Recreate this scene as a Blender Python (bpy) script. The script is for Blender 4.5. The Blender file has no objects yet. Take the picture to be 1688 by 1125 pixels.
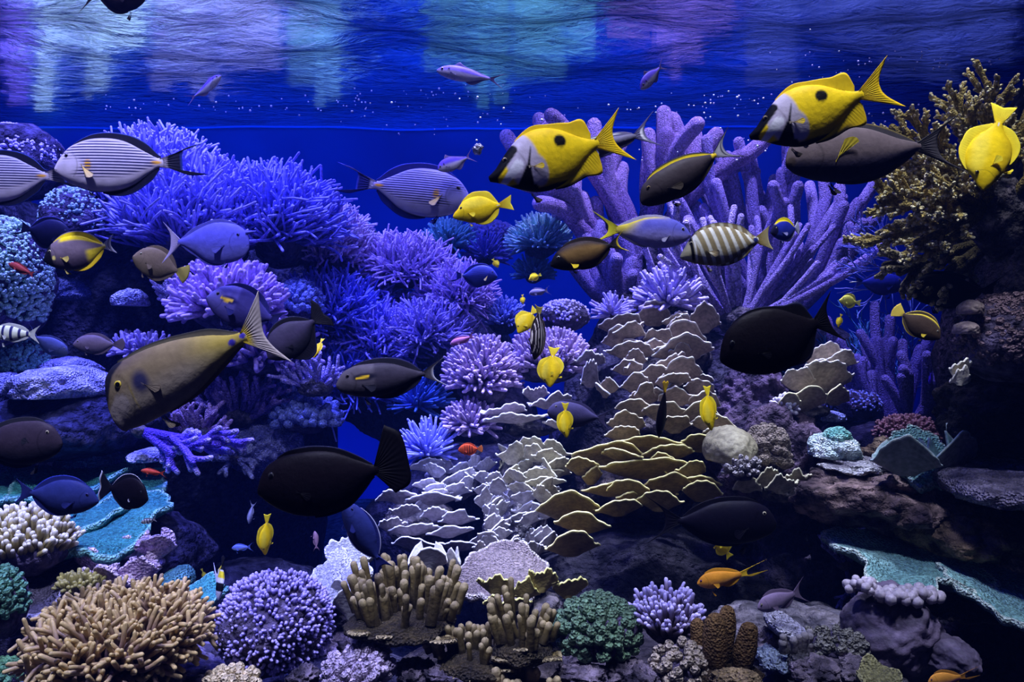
import bpy, math, random
import numpy as np
from mathutils import Matrix, Vector

# ------------------------------------------------------------------ camera
F = 1313.0                       # focal length in pixels of the 1688x1125 frame
W_PX, H_PX = 1688, 1125
SC = bpy.context.scene
COL = SC.collection
cam_d = bpy.data.cameras.new('camera'); cam = bpy.data.objects.new('camera', cam_d); COL.objects.link(cam)
cam_d.sensor_width = 36.0; cam_d.lens = 36.0 * F / W_PX
cam.location = (0, 0, 0); cam.rotation_euler = (math.radians(90), 0, 0)
cam_d.clip_start = 0.05; cam_d.clip_end = 60
SC.camera = cam
vs = SC.view_settings
vs.view_transform = 'Standard'; vs.look = 'None'; vs.gamma = 1.0; vs.use_curve_mapping = False
vs.exposure = 0.0
SC.cycles.max_bounces = 6; SC.cycles.transparent_max_bounces = 12
SC.cycles.volume_bounces = 0
SC.cycles.sample_clamp_indirect = 4.0
SC.cycles.use_denoising = True

# ------------------------------------------------------------------ world
wd = bpy.data.worlds.new('world'); SC.world = wd; wd.use_nodes = True
wd.node_tree.nodes['Background'].inputs[0].default_value = (0.05, 0.06, 0.75, 1)
wd.node_tree.nodes['Background'].inputs[1].default_value = 0.022

SURF_Z, BACK_Y, FLOOR_Z, SIDE_X = 1.80, 6.7, -1.45, 5.2

def lamp(name, kind, loc, aim, power, color, size=0.2, angle=60, blend=0.6):
    d = bpy.data.lights.new(name, kind); o = bpy.data.objects.new(name, d); COL.objects.link(o)
    o.location = loc
    o.rotation_euler = (Vector(aim) - Vector(loc)).to_track_quat('-Z', 'Y').to_euler()
    d.energy = power; d.color = color
    if kind == 'SPOT':
        d.spot_size = math.radians(angle); d.spot_blend = blend; d.shadow_soft_size = size
    elif kind == 'AREA':
        d.shape = 'RECTANGLE'; d.size = size; d.size_y = size * 0.5
    return o

# tank lamps hang above the water; added fills are marked on their lines
K = 0.25      # part of a lamp's light is lost at the rippled surface
lamp('pendant_lamp_over_plate_coral', 'SPOT', (0.68, 2.75, 3.4), (0.55, 2.85, 0), 6500 * K, (1.0, 0.95, 0.97), 0.08, 32, 0.8)
lamp('pendant_lamp_over_front_corals', 'SPOT', (-0.2, 1.15, 3.2), (-0.4, 1.95, -0.7), 620 * K, (0.95, 0.86, 1.0), 0.08, 54, 0.9)
lamp('added_spot_over_ruffled_corals', 'SPOT', (-0.1, 2.45, 3.4), (-0.12, 2.62, -0.55), 6500 * K, (1.0, 0.96, 0.95), 0.06, 17, 0.7)  # spot added to brighten the ruffled plates and their rims
lamp('pendant_lamp_over_foxfaces', 'SPOT', (0.5, 0.75, 3.0), (0.6, 1.5, 0.4), 3000 * K, (1.0, 0.95, 0.95), 0.2, 40, 0.9)
lamp('added_spot_over_sohals', 'SPOT', (-0.8, 0.3, 2.8), (-0.75, 1.5, 0.3), 4200 * K, (0.88, 0.82, 1.0), 0.2, 42, 0.9)  # extra spot put in to brighten the fish on this side
lamp('pendant_lamp_over_staghorn', 'SPOT', (0.9, 1.4, 3.2), (1.3, 2.2, 0.3), 1500 * K, (1.0, 0.93, 0.75), 0.08, 30, 0.8)
lamp('blue_lamp_over_anemones', 'SPOT', (-1.2, 2.5, 3.5), (-1.1, 3.6, 0.1), 7000 * K, (0.26, 0.25, 1.0), 0.12, 62, 0.8)
lamp('blue_lamp_over_side_reef', 'SPOT', (-2.0, 1.8, 3.3), (-1.7, 2.7, 0.0), 3000 * K, (0.42, 0.42, 1.0), 0.12, 60, 0.8)
lamp('blue_lamp_over_finger_corals', 'SPOT', (1.0, 2.9, 3.4), (1.0, 3.9, 0.1), 4600 * K, (0.55, 0.42, 0.95), 0.12, 48, 0.8)
lamp('blue_hollow_fill', 'AREA', (-1.5, 2.3, 2.9), (-1.3, 3.2, -0.2), 260 * K, (0.03, 0.06, 1.0), 2.2)  # soft fill added to turn the reef hollows blue
lamp('violet_fill_over_open_water', 'SPOT', (-0.35, 1.5, 3.2), (-0.3, 2.1, 0.5), 2600 * K, (0.62, 0.55, 1.0), 0.15, 28, 0.9)  # narrow fill added to make the bluer sohal brighter
for _i, _x in enumerate((-3.0, -0.6, 1.6)):
    lamp('blue_wall_wash_lamp', 'SPOT', (_x, 4.9, 3.9), (_x, 6.7, 1.2), (1700, 1700, 1500)[_i] * K, (0.012, 0.26, 1.0), 0.4, 80, 1.0)
lamp('blue_front_fill', 'AREA', (-0.3, -0.9, 1.0), (0, 3.0, -0.1), 1.8, (0.45, 0.42, 1.0), 2.0)  # added dim fill in front of the tank, not a tank lamp

# ------------------------------------------------------------------ helpers
def at(px, py, Y):
    return np.array([(px - 844.0) / F * Y, Y, (562.5 - py) / F * Y])

def tag(o, label=None, cat=None, group=None, kind=None):
    if label: o['label'] = label
    if cat: o['category'] = cat
    if group: o['group'] = group
    if kind: o['kind'] = kind
    return o

def empty(name, loc=(0, 0, 0)):
    o = bpy.data.objects.new(name, None); COL.objects.link(o); o.location = tuple(float(v) for v in loc)
    o.empty_display_size = 0.05
    return o

class MB:
    """collects pieces of one mesh"""
    def __init__(s): s.V = []; s.Q = []; s.C = []; s.n = 0
    def add(s, V, Q, C):
        V = np.asarray(V, float).reshape(-1, 3); Q = np.asarray(Q, int).reshape(-1, 4)
        C = np.asarray(C, float)
        if C.ndim == 1: C = np.tile(C, (len(V), 1))
        C = C.reshape(-1, C.shape[-1])
        if C.shape[1] == 3: C = np.hstack([C, np.zeros((len(C), 1))])
        s.V.append(V); s.Q.append(Q + s.n); s.C.append(C); s.n += len(V)
        return s
    def build(s, name, mat, parent=None, origin=None):
        V = np.vstack(s.V); Q = np.vstack(s.Q); C = np.vstack(s.C)
        if origin is not None: V = V - np.asarray(origin, float)
        me = bpy.data.meshes.new(name)
        me.vertices.add(len(V)); me.vertices.foreach_set('co', V.astype(np.float32).ravel())
        me.loops.add(len(Q) * 4); me.loops.foreach_set('vertex_index', Q.astype(np.int32).ravel())
        me.polygons.add(len(Q)); me.polygons.foreach_set('loop_start', np.arange(0, len(Q) * 4, 4, dtype=np.int32))
        me.polygons.foreach_set('use_smooth', np.ones(len(Q), dtype=bool))
        me.update(calc_edges=True); me.validate()
        a = me.color_attributes.new('Col', 'FLOAT_COLOR', 'POINT')
        a.data.foreach_set('color', np.clip(C, 0, 4).astype(np.float32).ravel())
        me.materials.append(mat)
        o = bpy.data.objects.new(name, me); COL.objects.link(o)
        if parent is not None: o.parent = parent
        if origin is not None: o.location = tuple(float(v) for v in (np.asarray(origin) - (np.array(parent.location) if parent is not None else 0)))
        return o

def grid_quads(a, b, closed=False, flip=False):
    i = np.arange(a - 1)[:, None]; bb = b if closed else b - 1
    j = np.arange(bb)[None, :]; j2 = (j + 1) % b
    q = np.stack([i * b + j, (i + 1) * b + j, (i + 1) * b + j2, i * b + j2], -1).reshape(-1, 4)
    return q[:, ::-1] if flip else q

def ss(a, b, x):
    t = np.clip((x - a) / (b - a), 0, 1); return t * t * (3 - 2 * t)
def mix(a, b, m):
    a = np.asarray(a, float); b = np.asarray(b, float); m = np.asarray(m)[..., None]
    return a * (1 - m) + b * m
def unit(v): return v / np.maximum(np.linalg.norm(v, axis=-1, keepdims=True), 1e-9)

_K = np.random.RandomState(5)
_KD = unit(_K.normal(size=(12, 3))) * _K.uniform(0.7, 1.5, (12, 1)); _KP = _K.uniform(0, 6.28, 12)
def snoise(p, f=1.0, oct_=3, seed=0.0):
    p = np.asarray(p, float); out = 0; amp = 1.0; tot = 0
    for o in range(oct_):
        q = p * f * (2.03 ** o) + seed * 3.7 + o * 11.3
        w = q + 0.8 * np.sin(q[..., [1, 2, 0]] * 1.3 + 1.7 + o)
        s = np.sin(w @ _KD.T * 2.2 + _KP); out = out + amp * (s[..., :6].sum(-1) + s[..., 6:].prod(-1) * 0) / 2.6
        tot += amp; amp *= 0.5
    return out / tot

# ------------------------------------------------------------------ materials
def nodes(name):
    m = bpy.data.materials.new(name); m.use_nodes = True
    nt = m.node_tree; b = nt.nodes['Principled BSDF']
    return m, nt, b
def vmat(name, rough=0.6, bump=0.3, scale=60, var=0.35, spec=0.4, stripe=None, sheen=0.0, voronoi=False, bumpdist=0.01, subs=0.0):
    """procedural material: the piece's own pigment (attribute Col) varied by noise, with a noise relief"""
    m, nt, b = nodes(name); N = nt.nodes; L = nt.links
    at_ = N.new('ShaderNodeAttribute'); at_.attribute_name = 'Col'
    tc = N.new('ShaderNodeTexCoord')
    no = N.new('ShaderNodeTexNoise'); no.inputs['Scale'].default_value = scale; no.inputs['Detail'].default_value = 3
    L.new(tc.outputs['Object'], no.inputs['Vector'])
    mr = N.new('ShaderNodeMapRange'); mr.inputs[1].default_value = 0.3; mr.inputs[2].default_value = 0.7
    mr.inputs[3].default_value = 1 - var; mr.inputs[4].default_value = 1 + var
    L.new(no.outputs['Fac'], mr.inputs[0])
    mul = N.new('ShaderNodeVectorMath'); mul.operation = 'SCALE'
    L.new(at_.outputs['Color'], mul.inputs[0]); L.new(mr.outputs[0], mul.inputs['Scale'])
    out = mul.outputs[0]
    if stripe:
        axis, freq, thr, soft, scol, wob = stripe
        sep = N.new('ShaderNodeSeparateXYZ'); L.new(tc.outputs['Object'], sep.inputs[0])
        ma = N.new('ShaderNodeMath'); ma.operation = 'MULTIPLY_ADD'
        L.new(sep.outputs[{'x': 0, 'z': 2}[axis]], ma.inputs[0]); ma.inputs[1].default_value = freq
        m2 = N.new('ShaderNodeMath'); m2.operation = 'MULTIPLY'; L.new(sep.outputs[{'x': 2, 'z': 0}[axis]], m2.inputs[0]); m2.inputs[1].default_value = wob
        L.new(m2.outputs[0], ma.inputs[2])
        si = N.new('ShaderNodeMath'); si.operation = 'SINE'; L.new(ma.outputs[0], si.inputs[0])
        r2 = N.new('ShaderNodeMapRange'); r2.inputs[1].default_value = thr; r2.inputs[2].default_value = thr + soft
        L.new(si.outputs[0], r2.inputs[0])
        mm = N.new('ShaderNodeMath'); mm.operation = 'MULTIPLY'; L.new(r2.outputs[0], mm.inputs[0]); L.new(at_.outputs['Alpha'], mm.inputs[1])
        mx = N.new('ShaderNodeMix'); mx.data_type = 'RGBA'; L.new(mm.outputs[0], mx.inputs[0]); L.new(out, mx.inputs[6]); mx.inputs[7].default_value = (*scol, 1)
        out = mx.outputs[2]
    L.new(out, b.inputs['Base Color'])
    b.inputs['Roughness'].default_value = rough; b.inputs['Specular IOR Level'].default_value = spec
    if bump:
        bp = N.new('ShaderNodeBump'); bp.inputs['Strength'].default_value = bump; bp.inputs['Distance'].default_value = bumpdist
        if voronoi:
            vo = N.new('ShaderNodeTexVoronoi'); vo.inputs['Scale'].default_value = scale * 1.6; L.new(tc.outputs['Object'], vo.inputs['Vector'])
            L.new(vo.outputs['Distance'], bp.inputs['Height'])
        else:
            n2 = N.new('ShaderNodeTexNoise'); n2.inputs['Scale'].default_value = scale * 1.7; n2.inputs['Detail'].default_value = 4
            L.new(tc.outputs['Object'], n2.inputs['Vector']); L.new(n2.outputs['Fac'], bp.inputs['Height'])
        L.new(bp.outputs[0], b.inputs['Normal'])
    return m

M = {}
M['rock'] = vmat('reef_rock', 0.9, 1.0, 26, 0.85, 0.12, bumpdist=0.04)
M['polyp'] = vmat('coral_flesh', 0.55, 0.25, 90, 0.3, 0.4, bumpdist=0.004)
M['fuzzy'] = vmat('fuzzy_coral', 0.8, 1.0, 120, 0.5, 0.2, voronoi=True, bumpdist=0.006)
M['plate'] = vmat('plate_coral', 0.7, 0.5, 70, 0.3, 0.3, bumpdist=0.005)
M['grain'] = vmat('grainy_coral', 0.75, 1.0, 95, 0.45, 0.3, voronoi=True, bumpdist=0.012)
M['fish'] = vmat('fish_skin', 0.5, 0.2, 60, 0.12, 0.06, bumpdist=0.004)
M['fin'] = vmat('fish_fin', 0.55, 0.15, 40, 0.12, 0.08, bumpdist=0.003)
M['eye'] = vmat('fish_eye', 0.12, 0.0, 40, 0.0, 0.6)
# ------------------------------------------------------------------ the tank
def wall_mat(name, c1, c2, scale=0.8):
    m, nt, b = nodes(name); N = nt.nodes; L = nt.links
    tc = N.new('ShaderNodeTexCoord'); no = N.new('ShaderNodeTexNoise'); no.inputs['Scale'].default_value = scale
    L.new(tc.outputs['Object'], no.inputs['Vector'])
    cr = N.new('ShaderNodeValToRGB'); cr.color_ramp.elements[0].position = 0.3; cr.color_ramp.elements[1].position = 0.7
    cr.color_ramp.elements[0].color = (*c1, 1); cr.color_ramp.elements[1].color = (*c2, 1)
    L.new(no.outputs['Fac'], cr.inputs[0]); L.new(cr.outputs[0], b.inputs['Base Color'])
    b.inputs['Roughness'].default_value = 0.8; b.inputs['Specular IOR Level'].default_value = 0.1
    return m
M['wall'] = wall_mat('tank_wall_blue', (0.03, 0.19, 0.85), (0.04, 0.23, 0.9))

def box_mesh(name, lo, hi, mat, kind='structure'):
    x0, y0, z0 = lo; x1, y1, z1 = hi
    V = [(x0,y0,z0),(x1,y0,z0),(x1,y1,z0),(x0,y1,z0),(x0,y0,z1),(x1,y0,z1),(x1,y1,z1),(x0,y1,z1)]
    Fc = [(0,3,2,1),(4,5,6,7),(0,1,5,4),(1,2,6,5),(2,3,7,6),(3,0,4,7)]
    me = bpy.data.meshes.new(name); me.from_pydata(V, [], Fc); me.materials.append(mat)
    o = bpy.data.objects.new(name, me); COL.objects.link(o)
    if kind: o['kind'] = kind
    return o
box_mesh('wall_back', (-SIDE_X - .1, BACK_Y, FLOOR_Z - .1), (SIDE_X + .1, BACK_Y + .12, 3.6), M['wall'])
box_mesh('wall_left', (-SIDE_X - .12, 0.0, FLOOR_Z - .1), (-SIDE_X, BACK_Y - .002, 3.6), M['wall'])
box_mesh('wall_right', (SIDE_X, 0.0, FLOOR_Z - .1), (SIDE_X + .12, BACK_Y - .002, 3.6), M['wall'])

# rocky sea floor
def make_floor():
    nx, ny = 200, 150
    X, Y = np.meshgrid(np.linspace(-SIDE_X, SIDE_X, nx), np.linspace(0.7, BACK_Y, ny), indexing='ij')
    P = np.stack([X, Y, X * 0], -1)
    Z = FLOOR_Z + 0.10 + 0.07 * snoise(P, 0.9, 4)
    P[..., 2] = Z
    c = mix((0.05, 0.05, 0.09), (0.13, 0.12, 0.15), ss(-.5, .8, snoise(P, 3, 3, 2)))
    b = MB(); b.add(P, grid_quads(nx, ny), c)
    o = b.build('floor', M['rock']); o['kind'] = 'structure'
make_floor()

# water: one closed body, rippled on top
def water_mats():
    vol = []
    def add_vol(nt, out):
        N = nt.nodes; L = nt.links
        ab = N.new('ShaderNodeVolumeAbsorption'); ab.inputs['Color'].default_value = (0.25, 0.45, 1.0, 1); ab.inputs['Density'].default_value = 0.16
        sc_ = N.new('ShaderNodeVolumeScatter'); sc_.inputs['Color'].default_value = (0.08, 0.20, 1.0, 1); sc_.inputs['Density'].default_value = 0.012
        ad = N.new('ShaderNodeAddShader'); L.new(ab.outputs[0], ad.inputs[0]); L.new(sc_.outputs[0], ad.inputs[1])
        L.new(ad.outputs[0], out.inputs['Volume'])
    m = bpy.data.materials.new('water_surface'); m.use_nodes = True; nt = m.node_tree; N = nt.nodes; L = nt.links
    N.remove(N['Principled BSDF']); out = N['Material Output']
    tc = N.new('ShaderNodeTexCoord')
    mp = N.new('ShaderNodeMapping'); mp.inputs['Scale'].default_value = (1.0, 2.2, 1.0); L.new(tc.outputs['Object'], mp.inputs[0])
    n1 = N.new('ShaderNodeTexNoise'); n1.inputs['Scale'].default_value = 7.0; n1.inputs['Detail'].default_value = 6; n1.inputs['Roughness'].default_value = 0.62
    n1.inputs['Distortion'].default_value = 0.6
    L.new(mp.outputs[0], n1.inputs['Vector'])
    bp = N.new('ShaderNodeBump'); bp.inputs['Strength'].default_value = 1.0; bp.inputs['Distance'].default_value = 0.075
    L.new(n1.outputs['Fac'], bp.inputs['Height'])
    gl = N.new('ShaderNodeBsdfGlossy'); gl.inputs['Roughness'].default_value = 0.06; gl.inputs['Color'].default_value = (0.9, 0.93, 1, 1)
    rf = N.new('ShaderNodeBsdfRefraction'); rf.inputs['Roughness'].default_value = 0.2; rf.inputs['IOR'].default_value = 1.045; rf.inputs['Color'].default_value = (0.9, 0.95, 1, 1)
    tr = N.new('ShaderNodeBsdfTransparent')
    L.new(bp.outputs[0], gl.inputs['Normal']); L.new(bp.outputs[0], rf.inputs['Normal'])
    lw = N.new('ShaderNodeLayerWeight'); lw.inputs['Blend'].default_value = 0.55; L.new(bp.outputs[0], lw.inputs['Normal'])
    m1 = N.new('ShaderNodeMixShader'); m1.inputs[0].default_value = 0.38
    r2 = N.new('ShaderNodeBsdfRefraction'); r2.inputs['Roughness'].default_value = 0.16; r2.inputs['IOR'].default_value = 1.33; r2.inputs['Color'].default_value = (0.9, 0.95, 1, 1); L.new(bp.outputs[0], r2.inputs['Normal'])
    mr = N.new('ShaderNodeMixShader'); mr.inputs[0].default_value = 0.55; L.new(rf.outputs[0], mr.inputs[1]); L.new(r2.outputs[0], mr.inputs[2]); L.new(mr.outputs[0], m1.inputs[1]); L.new(gl.outputs[0], m1.inputs[2])
    m2 = N.new('ShaderNodeMixShader'); lf = N.new('ShaderNodeLayerWeight'); lf.inputs['Blend'].default_value = 0.5
    iv = N.new('ShaderNodeMath'); iv.operation = 'SUBTRACT'; iv.inputs[0].default_value = 1.0; L.new(lf.outputs['Facing'], iv.inputs[1])
    pw = N.new('ShaderNodeMath'); pw.operation = 'POWER'; L.new(iv.outputs[0], pw.inputs[0]); pw.inputs[1].default_value = 6.0
    L.new(pw.outputs[0], m2.inputs[0]); L.new(m1.outputs[0], m2.inputs[1]); L.new(tr.outputs[0], m2.inputs[2])
    L.new(m2.outputs[0], out.inputs['Surface']); add_vol(nt, out)
    s = bpy.data.materials.new('water_body'); s.use_nodes = True; nt = s.node_tree; N = nt.nodes; L = nt.links
    N.remove(N['Principled BSDF']); out = N['Material Output']
    t2 = N.new('ShaderNodeBsdfTransparent'); L.new(t2.outputs[0], out.inputs['Surface']); add_vol(nt, out)
    return m, s
M['water_top'], M['water_side'] = water_mats()
def make_water():
    nx, ny = 420, 420
    x0, x1, y0, y1 = -SIDE_X + .01, SIDE_X - .01, -1.5, BACK_Y - .01
    X, Y = np.meshgrid(np.linspace(x0, x1, nx), np.linspace(y0, y1, ny), indexing='ij')
    rs = np.random.RandomState(3); Z = X * 0
    for k in range(26):
        lam = rs.uniform(0.18, 1.3); a = rs.normal(0, 0.45); d = np.array([math.sin(a), math.cos(a)])
        Z = Z + 0.0085 * lam * np.sin((X * d[0] + Y * d[1]) * 6.283 / lam + rs.uniform(0, 6.28) + 0.6 * np.sin(X * 1.3 + k))
    Z = Z * (0.25 + 0.75 * (1 - ss(4.6, 6.4, Y)))
    P = np.stack([X, Y, SURF_Z + Z], -1).reshape(-1, 3)
    n = nx * ny
    Q = [tuple(q) for q in grid_quads(nx, ny)]
    zb = FLOOR_Z - 0.05
    low = [(x0, y0, zb), (x1, y0, zb), (x1, y1, zb), (x0, y1, zb)]
    idx = lambda i, j: i * ny + j
    sides = [[n + 0, n + 1] + [idx(i, 0) for i in range(nx - 1, -1, -1)],
             [n + 1, n + 2] + [idx(nx - 1, j) for j in range(ny - 1, -1, -1)],
             [n + 2, n + 3] + [idx(i, ny - 1) for i in range(nx)],
             [n + 3, n + 0] + [idx(0, j) for j in range(ny)],
             [n + 3, n + 2, n + 1, n + 0]]
    me = bpy.data.meshes.new('water'); me.from_pydata([tuple(p) for p in P] + low, [], Q + sides)
    me.materials.append(M['water_top']); me.materials.append(M['water_side'])
    mi = np.zeros(len(me.polygons), dtype=np.int32); mi[-5:] = 1
    me.polygons.foreach_set('material_index', mi)
    sm = np.ones(len(me.polygons), dtype=bool); sm[-5:] = False; me.polygons.foreach_set('use_smooth', sm)
    o = bpy.data.objects.new('water', me); COL.objects.link(o); o['kind'] = 'structure'
make_water()

# added glow panels above the waterline, making the coloured streaks on the rippled surface
def emat(name, col, s):
    m = bpy.data.materials.new(name); m.use_nodes = True; nt = m.node_tree; N = nt.nodes; L = nt.links
    N.remove(N['Principled BSDF']); e = N.new('ShaderNodeEmission'); e.inputs[0].default_value = (*col, 1); e.inputs[1].default_value = s
    L.new(e.outputs[0], N['Material Output'].inputs['Surface']); return m
M['trim'] = wall_mat('panel_trim', (0.02, 0.02, 0.05), (0.03, 0.03, 0.06))
rsw = np.random.RandomState(12)
for (pa, pb, za, zb_, col, s, n, what) in [
    (60, 235, 1.9, 3.4, (0.72, 0.95, 0.95), 2.2, 5, 'pale greenish white'),
    (0, 50, 1.9, 3.4, (0.36, 0.22, 1.0), 2.2, 2, 'violet'),
    (250, 465, 1.9, 3.4, (0.52, 0.50, 0.95), 1.3, 6, 'lavender'),
    (475, 565, 1.9, 3.4, (0.30, 0.62, 0.85), 1.2, 3, 'soft teal'),
    (700, 985, 1.9, 3.4, (0.20, 0.58, 0.70), 1.3, 9, 'wide teal'),
    (1000, 1215, 2.1, 3.4, (0.42, 0.24, 0.75), 1.2, 6, 'purple'),
    (1230, 1680, 2.1, 3.4, (0.16, 0.20, 0.75), 0.8, 9, 'dim blue')]:
    Yw = BACK_Y - 0.02
    xa, xb = (pa - 844) / F * Yw, (pb - 844) / F * Yw
    t = empty('streak_panel', ((xa + xb) / 2, Yw, za)); tag(t, what + ' glow panel added on the wall to streak the rippled water', 'light')
    h = box_mesh('panel_bar', (xa - t.location.x, -0.03, zb_ - za), (xb - t.location.x, 0.0, zb_ - za + .05), M['trim'], None); h.parent = t
    e = np.sort(np.r_[xa, rsw.uniform(xa, xb, n - 1) * .4 + np.linspace(xa, xb, n + 1)[1:-1] * .6, xb])
    for i in range(n):
        lo = rsw.uniform(0, .35) * (zb_ - za) * (1 if i not in (n // 2,) else .2)
        d = box_mesh('glow_strip', (e[i] - t.location.x, -0.05, lo), (e[i + 1] - .02 - t.location.x, -0.031, zb_ - za), emat('lit_' + what.replace(' ', '_'), col, 1.7 * s * rsw.uniform(.45, 1.2)), None); d.parent = t
# ------------------------------------------------------------------ coral builders
def tubes(P, R, C, m=7, cap=True):
    """P (n,k,3) paths, R (n,k) radii, C (n,k,3) colours -> verts, quads, colours; rounded tips"""
    n, k, _ = P.shape
    if cap:
        d = unit(P[:, -1] - P[:, -2]); r = R[:, -1:]
        P = np.concatenate([P, (P[:, -1] + d * r * .55)[:, None], (P[:, -1] + d * r * .9)[:, None], (P[:, -1] + d * r * 1.0)[:, None]], 1)
        R = np.concatenate([R, r * .83, r * .45, r * .03], 1); C = np.concatenate([C, C[:, -1:], C[:, -1:], C[:, -1:]], 1); k += 3
    T = unit(np.gradient(P, axis=1))
    ref = unit(np.cross(P[:, -1] - P[:, 0], np.array([0.31, 0.77, 0.55])) + 1e-6)[:, None]
    A = unit(np.cross(T, ref)); B = np.cross(T, A)
    a = np.linspace(0, 2 * math.pi, m, endpoint=False)
    V = P[:, :, None] + R[:, :, None, None] * (A[:, :, None] * np.cos(a)[None, None, :, None] + B[:, :, None] * np.sin(a)[None, None, :, None])
    q = grid_quads(k, m, True)
    Q = (q[None] + (np.arange(n) * k * m)[:, None, None]).reshape(-1, 4)
    return V.reshape(-1, 3), Q[:, ::-1], np.repeat(C.reshape(-1, C.shape[-1]), m, 0)

def blob(c, r, rough=.12, freq=2.5, nu=48, nv=30, seed=0, down=None, cols=((.10, .09, .10), (.22, .19, .18)), cf=None, lo=-1, octv=4):
    """a noisy ellipsoid; down: depth to which its underside is drawn out"""
    th, ph = np.meshgrid(np.linspace(0.001, math.pi - .001, nv), np.linspace(0, 2 * math.pi, nu, endpoint=False), indexing='ij')
    D = np.stack([np.sin(th) * np.cos(ph), np.sin(th) * np.sin(ph), np.cos(th)], -1)
    r = np.array(r, float)
    s = snoise(D * r / r.mean(), freq, octv, seed)
    s2 = snoise(D, 1.1, 2, seed + 9)
    P = D * r * (1 + rough * s + rough * 1.1 * s2)[..., None]
    if down is not None:
        f = (c[2] - down) / max(r[2], 1e-3); P[..., 2] = np.where(P[..., 2] < 0, P[..., 2] * max(f, 1), P[..., 2])
        P[..., 2] = np.maximum(P[..., 2], down - c[2])
    if lo > -1: P[..., 2] = np.maximum(P[..., 2], lo * r[2])
    c1 = mix(cols[0], cols[1], ss(-.6, .8, s if cf is None else snoise(P, cf, 3, seed + 4)))
    return P + c, grid_quads(nv, nu, True), c1

def rock(label, px, py, Y, rx, rz, ry=None, seed=0, cols=((.05, .045, .06), (.15, .13, .14)), rough=.13, freq=2.6, down=True, name='reef_rock', cat='rock', mat='rock', cf=9, group=None, nu=110, nv=64, lo=-1, octv=5):
    c = at(px, py, Y); k = Y / F
    P, Q, C = blob(c, (rx * k, ry if ry else rx * k, rz * k), rough, freq, nu, nv, seed, (FLOOR_Z + .02) if down else None, cols, cf, lo, octv)
    b = MB(); b.add(P, Q[:, ::-1], C)
    o = b.build(name, M[mat], None, c); tag(o, label, cat, group); return o

def field(name, label, px, py, Y, rx, rz, n, ln, rad, cb, ct, curl=.5, up=.4, ry=None, seed=0, cat='coral', base=((.05, .04, .08), (.10, .08, .14)), mat='polyp', swell=1.0, taper=.8,
          spread=.25, k=6, m=6, part='tentacles', lo=-.25, back=.35, group=None, tipcol=None, tipfrac=.75, bs=.92, bulge=0, jit=.35, ndir=None):
    """a dome set with many tentacles or knobs; sizes in pixels at depth Y"""
    rs = np.random.RandomState(seed + 11)
    c = at(px, py, Y); q = Y / F; in_ = .6 * ln if ln < 1.2 * min(rx, rz) else .45 * ln
    R = np.array([max(rx - in_, rx * .45) * q, ry if ry else (rx + rz) * .5 * q, max(rz - in_, rz * .45) * q])
    root = empty(name, c); tag(root, label, cat, group)
    P, Q, C = blob(c, R * bs, .07, 2.5, 40, 26, seed, None, base)
    b = MB(); b.add(P, Q[:, ::-1], C); b.build('base', M['rock'], root, c)
    # even spread of directions over the visible part
    i = np.arange(n * 3); ph = i * 2.399963; z = 1 - 2 * (i + .5) / (n * 3)
    D = np.stack([np.sqrt(1 - z * z) * np.cos(ph), np.sqrt(1 - z * z) * np.sin(ph), z], -1)
    D = unit(D + rs.normal(0, .05, D.shape)); D = D[(D[:, 2] > lo) & (D[:, 1] < back)]
    if len(D) > n: D = D[rs.permutation(len(D))[:n]]
    n = len(D)
    nrm = unit(D / R * R.mean())
    start = c + D * R * (.9 + bulge * snoise(D, 2.2, 2, seed)[:, None])
    g = unit(nrm + np.array(ndir if ndir is not None else [0, 0, up]) + rs.normal(0, spread, (n, 3)))
    L = ln * q * (1 + rs.uniform(-jit, jit, n))
    bend = rs.normal(0, 1, (n, 3)) * curl; bend = bend - g * (bend * g).sum(-1, keepdims=True); bend[:, 2] += curl * .3
    t = np.linspace(0, 1, k)
    wob = rs.normal(0, 1, (n, 3)) * curl * .35
    Pt = start[:, None] + L[:, None, None] * (g[:, None] * t[None, :, None] + bend[:, None] * (t ** 2)[None, :, None] * .45 + wob[:, None] * (np.sin(t * 3.14) * .35)[None, :, None])
    rr = rad * q * (1 + rs.uniform(-.15, .15, n))
    prof_ = (1 - (1 - taper) * t) + (swell - 1) * ss(.6, .95, t)
    Rr = rr[:, None] * prof_[None]
    var = 1 + rs.uniform(-.18, .18, (n, 1, 1))
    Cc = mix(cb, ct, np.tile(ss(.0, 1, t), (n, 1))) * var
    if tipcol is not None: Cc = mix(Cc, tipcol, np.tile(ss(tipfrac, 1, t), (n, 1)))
    V, Q, C = tubes(Pt, Rr, Cc, m)
    b = MB(); b.add(V, Q, C); b.build(part, M[mat], root, c)
    return root

def tree_paths(p, d, L, r, lev, rs, out, kids=4, ang=.6, up=.25, shrink=.62, tmin=.3, gi=0, bendy=.25, rshrink=.75, levels=0):
    k = 6; t = np.linspace(0, 1, k)[:, None]
    bend = rs.normal(0, 1, 3) * bendy; bend[2] += up
    bend = bend - d * (bend @ d) * .5
    path = p + L * (d * t + bend * t * t * .5)
    out.append((path, r, lev, gi))
    if lev <= 0: return
    for j in range(kids):
        tt = tmin + (1 - tmin) * (j + rs.uniform(.2, .8)) / kids
        q = p + L * (d * tt + bend * tt * tt * .5)
        tang = unit(d + bend * tt)
        side = unit(np.cross(tang, rs.normal(0, 1, 3)))
        nd = unit(tang * math.cos(ang) + side * math.sin(ang * rs.uniform(.7, 1.3)) + np.array([0, 0, up * .4]))
        tree_paths(q, nd, L * shrink * rs.uniform(.7, 1.15) * (1.15 - .4 * tt), r * rshrink, lev - 1, rs, out, kids, ang, up, shrink, tmin, gi, bendy, rshrink, levels)

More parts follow.
